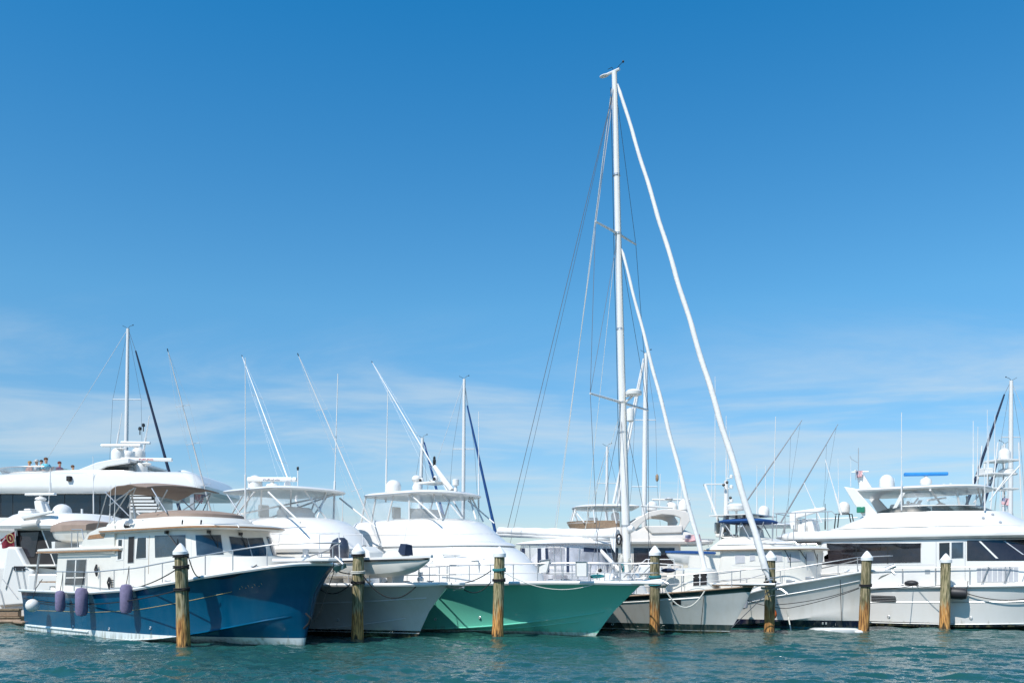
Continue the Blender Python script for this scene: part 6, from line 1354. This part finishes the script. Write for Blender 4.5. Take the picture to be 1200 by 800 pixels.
rope('mooring_rope', 'slack black line from second piling drooping left beside the blue bow', [PP(1, 684, -1), wp(372, 687, 31.2)], .02, sag=.28)
rope('mooring_rope', 'black line sagging from second piling to the tender boat foredeck', [PP(1, 674, 1), HP(CH, 492, .02)], .022, sag=.62)
rope('mooring_rope', 'upper black line from third piling left to the bow pulpit of the tender boat', [PP(2, 668, -1), C_.w((1.9, -.3, 1.98))], .018, sag=.15)
rope('mooring_rope', 'lower black line from third piling left towards the tender boat anchor', [PP(2, 681, -1), C_.w((2.0, .1, 1.85))], .018, sag=.28)
rope('mooring_rope', 'white and teal line sagging across the green hull from third piling', [PP(2, 670, 1), HP(DH, 702, .02)], .016, 'ropew', .42)
rope('mooring_rope', 'short teal line from fourth piling to the green boat bow', [PP(3, 678, -1), D_.w((1.0, -.5, DH.zsh(0)+.1))], .016, 'ropet', .08)
rope('mooring_rope', 'white line looped over the sailing yacht dark band beside fourth piling', [PP(3, 680, 1), HQ(EH, 828, 690)], .028, 'ropew', .85)
rope('mooring_rope', 'black line from fifth piling to the sailing yacht bowsprit', [PP(4, 684, -1), E_.w((1.6, -.2, EH.zsh(0)+.1))], .02, 'rope', .06)
rope('mooring_rope', 'thin black line from fifth piling right to the pilothouse trawler bow', [PP(4, 708, 1), PP(5, 688, -1)], .014, 'rope', .12)
rope('mooring_rope', 'lower thin black line drooping between the fifth and sixth pilings', [wp(870, 700, 35.0), wp(905, 710, 34.8), wp(930, 711, 34.6), PP(5, 689, -1)], .014, 'rope', .06)
rope('mooring_rope', 'thin black line from sixth piling right along the largest yacht hull', [PP(5, 689, 1), HP(GH, 1070, .06), PP(6, 685, -1)], .014, 'rope', .06)
rope('mooring_rope', 'black line from the sideways fender drooping right along the largest yacht hull', [HQ(GH, 1132, 694), HQ(GH, 1215, 698)], .018, 'rope', .2)
rope('hanging_line', 'short frayed white line hanging down the white trawler hull to the water', [HQ(FH, 921, 711), HQ(FH, 924, 722), wp(927, 739, 36.0)], .025, 'ropew', .0)
rope('hanging_line', 'thin dark cord hanging straight down the white trawler bow', [HQ(FH, 984, 678), HQ(FH, 986, 730)], .012, 'rope', .0)
rope('hanging_line', 'dark cord crossing the sailing yacht hull near its bow', [HQ(EH, 825, 697), HQ(EH, 821, 738)], .010, 'rope', .0)
rope('hanging_line', 'black looped line hanging off the stem of the blue trawler', [wp(358, 718, 27.6), wp(364, 724, 27.6), wp(362, 730, 27.8), wp(356, 736, 28.0)], .03, 'rope', .0)

# ================================================================== floating board at the waterline of the white trawler
p = wp(978, 740.5, FP*HC/(740.5-HY)); T = Fr('floating_board', 'white oval float drifting at the white trawler waterline between two pilings', 'float', (p.x, p.y, 0), -6)
T.part('board', MB().rings([[(x*s_, y*s_, z) for x, y in oval(-.95, .95, .38, .8, 2.2, .36)] for z, s_ in ((-.05, .9), (.03, 1), (.13, 1), (.17, .85), (.18, .3))]), 'white')
for x, y in ((-1.0, -.25), (-.35, -.42), (.85, -.3)): T.part('float_block', MB().ball((x, y, .04), .13, 10, (1.3, .8, .6)), 'white')

# ================================================================== floating dock glimpsed behind the blue stern
o = Fr('floating_dock', 'weathered timber floating dock behind the stern of the blue trawler', 'dock', (-26.0, 40.6, 0), 0)
o.part('dock_frame', MB().box((-6, -.9, -.15), (4.2, .9, .34)), 'plank', bevel=.03)
for k in range(34): o.part('deck_board', MB().box((-5.98+k*.3, -.95, .345), (-5.98+k*.3+.28, .95, .39)), 'plank')
for x in (-3, 0, 3): o.part('dock_bumper', MB().tube([(x-1.3, -.98, .2), (x+1.3, -.98, .2)], .09, 8), 'teakp')
T = Fr('timber_block', 'stacked old timber fender lying on the dock edge, far left', 'timber', (-23.0, 40.0, .39), 4)
T.part('timber', MB().box((-1.1, -.16, 0), (1.0, .16, .28)), 'teakp', bevel=.03); T.part('timber_lath', MB().box((-.9, -.2, .28), (1.05, .12, .36)), 'plank', bevel=.01)
# ================================================================== small gear that breaks up the big white surfaces
def seam(F, src, pts, r=.010, m='wirew', name='seam'):
    P_ = [near(F, src, *p) for p in pts]; P_ = [(h+n*.004) for h, n in P_ if h is not None]
    if len(P_) > 1: mb = MB().tube(P_, r, 5); F.part(name, mb, m); F.part(name, mir(mb), m)
def onto(F, src, px, py): h, n = near(F, src, px, py); return (h, n) if h is not None else (None, None)
def lin(a, b, n=10): return [(lerp(a[0], b[0], i/n), lerp(a[1], b[1], i/n)) for i in range(n+1)]
def mesh_of(F, nm):
    o = next(c for c in F.o.children if c.name.split('.')[0] == nm); mb = MB(); mb.v = [tuple(v.co) for v in o.data.vertices]; mb.f = [tuple(p.vertices) for p in o.data.polygons]; return mb
dh = mesh_of(D_, 'deckhouse'); ch = mesh_of(C_, 'deckhouse')
seam(D_, dh, lin((428, 627), (572, 625), 16)); seam(D_, dh, lin((426, 661), (612, 662), 16)); seam(D_, dh, lin((530, 641), (541, 675), 8)); seam(D_, dh, lin((478, 609), (474, 634), 8))
seam(C_, ch, lin((262, 626), (398, 624), 14)); seam(C_, ch, lin((262, 652), (424, 654), 14)); seam(C_, ch, lin((330, 612), (326, 640), 6))
for F, src, px, py, w, h in ((D_, dh, 461, 655, 7, 3), (D_, dh, 500, 657, 8, 3), (D_, dh, 563, 655, 5, 3), (C_, ch, 300, 660, 7, 3), (C_, ch, 352, 659, 8, 3)):
    c = patch(F, src, [(px-w, py-h), (px+w, py-h), (px+w, py+h), (px-w, py+h)], 4, 2, .01)
    if c: o = F.part('locker_door', c, 'white', bevel=.01); a, n = onto(F, src, px+w-1.5, py); F.part('latch', MB().ball(tuple(a+n*.03), .03, 8), 'steel', o)
for F, src, a, b in ((D_, dh, (520, 650), (552, 652)), (C_, ch, (372, 650), (398, 652)), (C_, ch, (290, 648), (318, 648)), (D_, dh, (440, 648), (470, 648))):
    p, n = onto(F, src, *a); q, n2 = onto(F, src, *b)
    if p is not None and q is not None: F.part('grab_rail', MB().tube([p, p+n*.09, q+n2*.09, q], .016, 6), 'steel')
# hatches and vents on the foredecks
for F, H, xs in ((D_, DH, (-1.6, -3.4)), (C_, CH, (-.9,)), (E_, EH, (-1.9,)), (F_, FH, (-1.6,))):
    for x in xs:
        z = H.zsh(.2)+.03; o = F.part('deck_hatch', MB().box((x-.3, -.3, z), (x+.3, .3, z+.09)), 'greyglass', bevel=.02)
        F.part('hatch_frame', MB().tube([(x-.33, -.33, z+.03), (x+.33, -.33, z+.03), (x+.33, .33, z+.03), (x-.33, .33, z+.03), (x-.33, -.33, z+.03)], .035, 6), 'steelw', o)
# sailing yacht: cowl vents, coiled lines at the mast foot, lifebuoy, fender basket on the rail
mx = E_.P(735.5, 674, 0).x
for x, y in ((mx+1.1, -.55), (mx-.9, -.9), (mx+1.1, .55)):
    E_.part('cowl_vent', MB().tube([(x, y, 1.9), (x, y, 2.3), (x+.06, y, 2.42), (x+.2, y, 2.45)], [.07, .07, .1, .13], 12), 'white')
for k, (x, y, z, m) in enumerate(((mx-.22, -.2, 2.9, 'ropew'), (mx-.15, -.24, 2.55, 'ropet'), (mx+.2, -.15, 2.75, 'ropew'), (mx-.25, .1, 2.7, 'rope'))):
    E_.part('rope_coil', MB().tube([(x+.1*math.cos(i*.7), y+.02*math.sin(i*1.3), z+.22*math.sin(i*.7)-.002*i) for i in range(46)], .016, 5), m)
for k in range(5):
    a = E_.P(722+k*9, 676, -1.7); b = E_.P(731+k*9+(k % 2)*6, 661, -1.7); E_.part('brace_tube', MB().tube([a, b], .018, 6), 'steelw')
p = E_.P(757, 667, -1.6); E_.part('rail_locker', MB().box(tuple(p+Vector((-.35, 0, -.2))), tuple(p+Vector((.3, .3, .18)))), 'canvas', bevel=.06)
p = E_.P(783, 668, -1.2); E_.part('sail_bag', MB().ball(tuple(p), .18, 14, (1.7, .8, .5)), 'navy')
p = E_.P(703, 668, -1.7); E_.part('jib_sheet_block', MB().ball(tuple(p), .09, 10), 'black')
for (a, b) in (((742, 668), (757, 655)), ((760, 655), (760, 680)), ((772, 660), (800, 662)), ((800, 662), (800, 684)), ((757, 655), (790, 655)), ((790, 655), (790, 680))):
    E_.part('deck_frame', MB().tube([E_.P(*a, -.9), E_.P(*b, -.9)], .02, 6), 'paint')
# pilothouse trawler and blue trawler: roof grab rails, vents, horns, dorades
for F, y, pa, pb, py in ((B_, -1.35, 190, 280, 618), (F_, -1.2, 880, 935, 636)):
    p = F.P(pa, py, y); q = F.P(pb, py+1, y)
    for s_ in (1, -1): F.part('roof_rail', MB().tube([(p.x, s_*p.y, p.z-.12), (p.x+.1, s_*p.y, p.z), (q.x-.1, s_*q.y, p.z), (q.x, s_*q.y, p.z-.12)], .018, 6), 'steel')
for px in (168, 192, 214, 236): p = B_.P(px, 609, -1.56); B_.part('cover_snap', MB().tube([p, p+Vector((0, -.02, -.14))], .03, 6), 'rubber')
ph_ = mesh_of(B_, 'pilothouse'); seam(B_, ph_, lin((175, 627), (174, 672), 8), .008, 'teakp'); seam(B_, ph_, lin((224, 628), (224, 662), 6), .006); seam(B_, ph_, lin((146, 627), (145, 672), 8), .008)
for k in range(5): 
    c = patch(B_, ph_, [(130, 679+k*2.1), (134, 679+k*2.1), (134, 680+k*2.1), (130, 680+k*2.1)], 2, 1, .01)
    if c: B_.part('vent_slat', c, 'dark')
fh_ = mesh_of(F_, 'pilothouse'); seam(F_, fh_, lin((919, 648), (919, 680), 6)); seam(F_, fh_, lin((858, 662), (950, 664), 10))
gh_ = mesh_of(G_, 'deckhouse')
for px in (1097, 1131): seam(G_, gh_, lin((px, 634), (px, 680), 8), .008, 'steelw')
seam(G_, gh_, lin((968, 662), (1095, 661), 16), .01, 'steelw'); gf_ = mesh_of(G_, 'flybridge_coaming'); seam(G_, gf_, lin((1025, 606), (1018, 620), 6)); seam(G_, gf_, lin((1095, 604), (1098, 622), 6))
c = patch(G_, gh_, [(1084, 667), (1090, 667), (1090, 672), (1084, 672)], 2, 2, .01); G_.part('shore_power_inlet', c, 'steelw') if c else None
# barnacle crusts round the feet of the pilings, each its own ragged collar
for i, (o, base, top, h) in enumerate(PL):
    r = random.Random(50+i); mb = MB(); rs = []
    for k in range(7):
        z = -.2+.045*k; rs.append([((.215+.03*r.random()*(1-k/7))*math.cos(6.283*j/22), (.215+.03*r.random()*(1-k/7))*math.sin(6.283*j/22), z+.05*r.random()*(k > 4)) for j in range(22)])
    make('barnacle_collar', mb.rings(rs, False, False), mat('barnacles', (.30, .21, .11), .95, noise=.6, nscale=25, bump=1, bscale=60) if i == 0 else bpy.data.materials['barnacles'], o)
# hull fittings: through-hull outlets with rims, and hull-side hatch lids
for F, H, us in ((B_, BH, (.35, .52, .7)), (C_, CH, (.22, .5)), (D_, DH, (.3, .42)), (E_, EH, (.3,)), (G_, GH, (.45, .6))):
    for u in us:
        p = Vector(H.pt(u, .22, -1)); F.part('outlet', MB().lathe([(.05, -.02), (.06, .02), (.045, .03), (.03, .0)], tuple(p), 12, (0, -1, 0)), 'steel')
# ================================================================== water, sky, sun, camera
def water():
    import numpy as np
    rng = np.random.RandomState(3)
    ys = []; y = 10.0
    while y < 75: ys.append(y); y += .055+.0016*max(0, y-16)
    ys = np.array(ys); nx = 620
    V = []; 
    T = np.linspace(-1, 1, nx)
    X = T[None, :]*(ys[:, None]*.62+3); Y = np.repeat(ys[:, None], nx, 1)
    Z = np.zeros_like(X)
    for i in range(46):
        lam = .22*(1.095**i)*.95
        if lam > 9: break
        th = rng.normal(-1.35, .75); k = 6.28318/lam; a = .0108*lam**.78*min(1, (1.1/lam)**.9)
        ph = rng.uniform(0, 6.28); s = np.sin(k*(math.cos(th)*X+math.sin(th)*Y)+ph+.8*np.sin(.37*X+.21*Y+i))
        fade = np.clip((lam*8)/(Y*.12+.3), 0, 1)
        Z += a*(s+.25*s*s)*fade
    gust = .75+.35*np.sin(.23*X+.31*Y)*np.sin(.11*X-.4*Y+1)
    Z *= gust
    edge = np.clip((Y-10)/1.5, 0, 1)*np.clip((75-Y)/8, 0, 1)*np.clip((1-np.abs(T[None, :]))/.05, 0, 1); Z *= edge
    v = np.stack([X, Y, Z], -1).reshape(-1, 3); ny = len(ys)
    idx = np.arange(ny*nx).reshape(ny, nx)
    q = np.stack([idx[:-1, :-1], idx[:-1, 1:], idx[1:, 1:], idx[1:, :-1]], -1).reshape(-1, 4)
    # flat water all round, sharing the fan's rim
    far = 6000; W0 = ys[0]*.62+3; W1 = ys[-1]*.62+3
    ex = [(-far, -50, 0), (far, -50, 0), (far, far, 0), (-far, far, 0)]
    n0 = len(v); v = np.vstack([v, np.array(ex)]); a, b, c, d = n0, n0+1, n0+2, n0+3
    bot = idx[0]; top = idx[-1]; lf = idx[:, 0]; rt = idx[:, -1]
    me = bpy.data.meshes.new('water')
    faces = q.tolist()
    faces.append([a, b] + [int(i) for i in bot[::-1]])
    faces.append([b, c] + [int(i) for i in rt[::-1]])
    faces.append([c, d] + [int(i) for i in top])
    faces.append([d, a] + [int(i) for i in lf])
    me.from_pydata([tuple(p) for p in v.tolist()], [], faces)
    for p in me.polygons: p.use_smooth = True
    o = bpy.data.objects.new('water', me); COL.objects.link(o); o['kind'] = 'structure'
    m = bpy.data.materials.new('sea_water'); m.use_nodes = True; nt = m.node_tree; N = nt.nodes.new; L = nt.links.new; b = nt.nodes['Principled BSDF']
    b.inputs['Base Color'].default_value = (.0, .085, .10, 1); b.inputs['Roughness'].default_value = .045; b.inputs['IOR'].default_value = 1.33
    tc = N('ShaderNodeTexCoord'); mp = N('ShaderNodeMapping'); mp.inputs['Scale'].default_value = (1, 1, 1); L(tc.outputs['Object'], mp.inputs[0])
    n = N('ShaderNodeTexNoise'); n.inputs['Scale'].default_value = 7.5; n.inputs['Detail'].default_value = 3; n.inputs['Distortion'].default_value = .6; L(mp.outputs[0], n.inputs['Vector'])
    bp = N('ShaderNodeBump'); bp.inputs['Strength'].default_value = .75; bp.inputs['Distance'].default_value = .035; L(n.outputs['Fac'], bp.inputs['Height'])
    n2 = N('ShaderNodeTexNoise'); n2.inputs['Scale'].default_value = .25; n2.inputs['Detail'].default_value = 2; L(mp.outputs[0], n2.inputs['Vector'])
    x = N('ShaderNodeMix'); x.data_type = 'RGBA'; x.inputs[6].default_value = (.010, .056, .052, 1); x.inputs[7].default_value = (.018, .086, .076, 1); L(n2.outputs['Fac'], x.inputs[0]); L(x.outputs[2], b.inputs['Base Color'])
    L(bp.outputs[0], b.inputs['Normal']); me.materials.append(m)
water()

SUN_EL, SUN_AZ = 51, -37        # degrees; azimuth measured from "behind the camera", negative = to its left
def world():
    w = bpy.data.worlds.new('World'); SC.world = w; w.use_nodes = True; nt = w.node_tree; N = nt.nodes.new; L = nt.links.new
    bg = nt.nodes['Background']; sky = N('ShaderNodeTexSky'); sky.sky_type = 'NISHITA'; sky.sun_disc = False
    el = R(SUN_EL); d = Vector((math.sin(R(SUN_AZ))*math.cos(el), -math.cos(R(SUN_AZ))*math.cos(el), math.sin(el)))
    sky.sun_elevation = el; sky.sun_rotation = math.atan2(d.x, d.y); sky.altitude = 0; sky.air_density = 1.0; sky.dust_density = .15; sky.ozone_density = 1.6
    sp0 = N('ShaderNodeTexCoord'); sp1 = N('ShaderNodeSeparateXYZ'); L(sp0.outputs['Generated'], sp1.inputs[0])
    cr = N('ShaderNodeValToRGB'); e = cr.color_ramp.elements; e[0].position = 0; e[0].color = (.60, .61, .74, 1); e[1].position = .55; e[1].color = (.11, .86, 1.22, 1); k = e.new(.28); k.color = (.44, .92, 1.08, 1); L(sp1.outputs['Z'], cr.inputs[0])
    hs = N('ShaderNodeMix'); hs.data_type = 'RGBA'; hs.blend_type = 'MULTIPLY'; hs.inputs[0].default_value = 1; L(sky.outputs[0], hs.inputs[6]); L(cr.outputs[0], hs.inputs[7])
    # thin high cloud: noise on a flat layer overhead, so bands flatten towards the horizon
    tc = N('ShaderNodeTexCoord'); sp = N('ShaderNodeSeparateXYZ'); L(tc.outputs['Generated'], sp.inputs[0])
    def mth(op, a, b_=0):
        n = N('ShaderNodeMath'); n.operation = op
        for i, v in enumerate((a, b_)):
            if isinstance(v, (int, float)): n.inputs[i].default_value = v
            else: L(v, n.inputs[i])
        return n.outputs[0]
    zz = mth('ADD', mth('MAXIMUM', sp.outputs['Z'], 0), .06)
    cb = N('ShaderNodeCombineXYZ'); L(mth('DIVIDE', sp.outputs['X'], zz), cb.inputs[0]); L(mth('DIVIDE', sp.outputs['Y'], zz), cb.inputs[1])
    mp = N('ShaderNodeMapping'); mp.inputs['Location'].default_value = (3.1, 7.7, 0); mp.inputs['Rotation'].default_value = (0, 0, R(12)); mp.inputs['Scale'].default_value = (.62, .95, 1); L(cb.outputs[0], mp.inputs[0])
    n = N('ShaderNodeTexNoise'); n.inputs['Scale'].default_value = 1.0; n.inputs['Detail'].default_value = 10; n.inputs['Roughness'].default_value = .60; n.inputs['Distortion'].default_value = .5; L(mp.outputs[0], n.inputs['Vector'])
    mr = N('ShaderNodeMapRange'); mr.interpolation_type = 'SMOOTHSTEP'; mr.inputs[1].default_value = .38; mr.inputs[2].default_value = .70; L(n.outputs['Fac'], mr.inputs[0])
    m1 = N('ShaderNodeMapRange'); m1.interpolation_type = 'SMOOTHSTEP'; m1.inputs[1].default_value = .30; m1.inputs[2].default_value = .17; L(sp.outputs['Z'], m1.inputs[0])
    fac = mth('MULTIPLY', mth('MULTIPLY', mr.outputs[0], m1.outputs[0]), .55)
    x = N('ShaderNodeMix'); x.data_type = 'RGBA'; L(fac, x.inputs[0]); L(hs.outputs[2], x.inputs[6]); x.inputs[7].default_value = (4.7, 5.3, 5.6, 1)
    L(x.outputs[2], bg.inputs['Color']); bg.inputs['Strength'].default_value = .1
    l = bpy.data.lights.new('sun', 'SUN'); l.energy = 3.55; l.angle = R(.53); l.color = (1, .965, .91)
    o = bpy.data.objects.new('sun', l); COL.objects.link(o); o.rotation_euler = d.to_track_quat('Z', 'Y').to_euler(); o.location = (0, 0, 30)
world()
cam = bpy.data.cameras.new('camera'); cam.lens = 36*FP/1200; cam.sensor_width = 36; cam.shift_y = (HY-400)/1200; cam.clip_end = 20000; cam.clip_start = .1
co = bpy.data.objects.new('camera', cam); COL.objects.link(co); co.location = (0, 0, HC); co.rotation_euler = (R(90), 0, 0); SC.camera = co
SC.view_settings.view_transform = 'Standard'; SC.view_settings.look = 'None'; SC.view_settings.gamma = 1; SC.view_settings.exposure = 0.54
SC.cycles.use_denoising = True
SC.cycles.max_bounces = 6; SC.cycles.transparent_max_bounces = 24
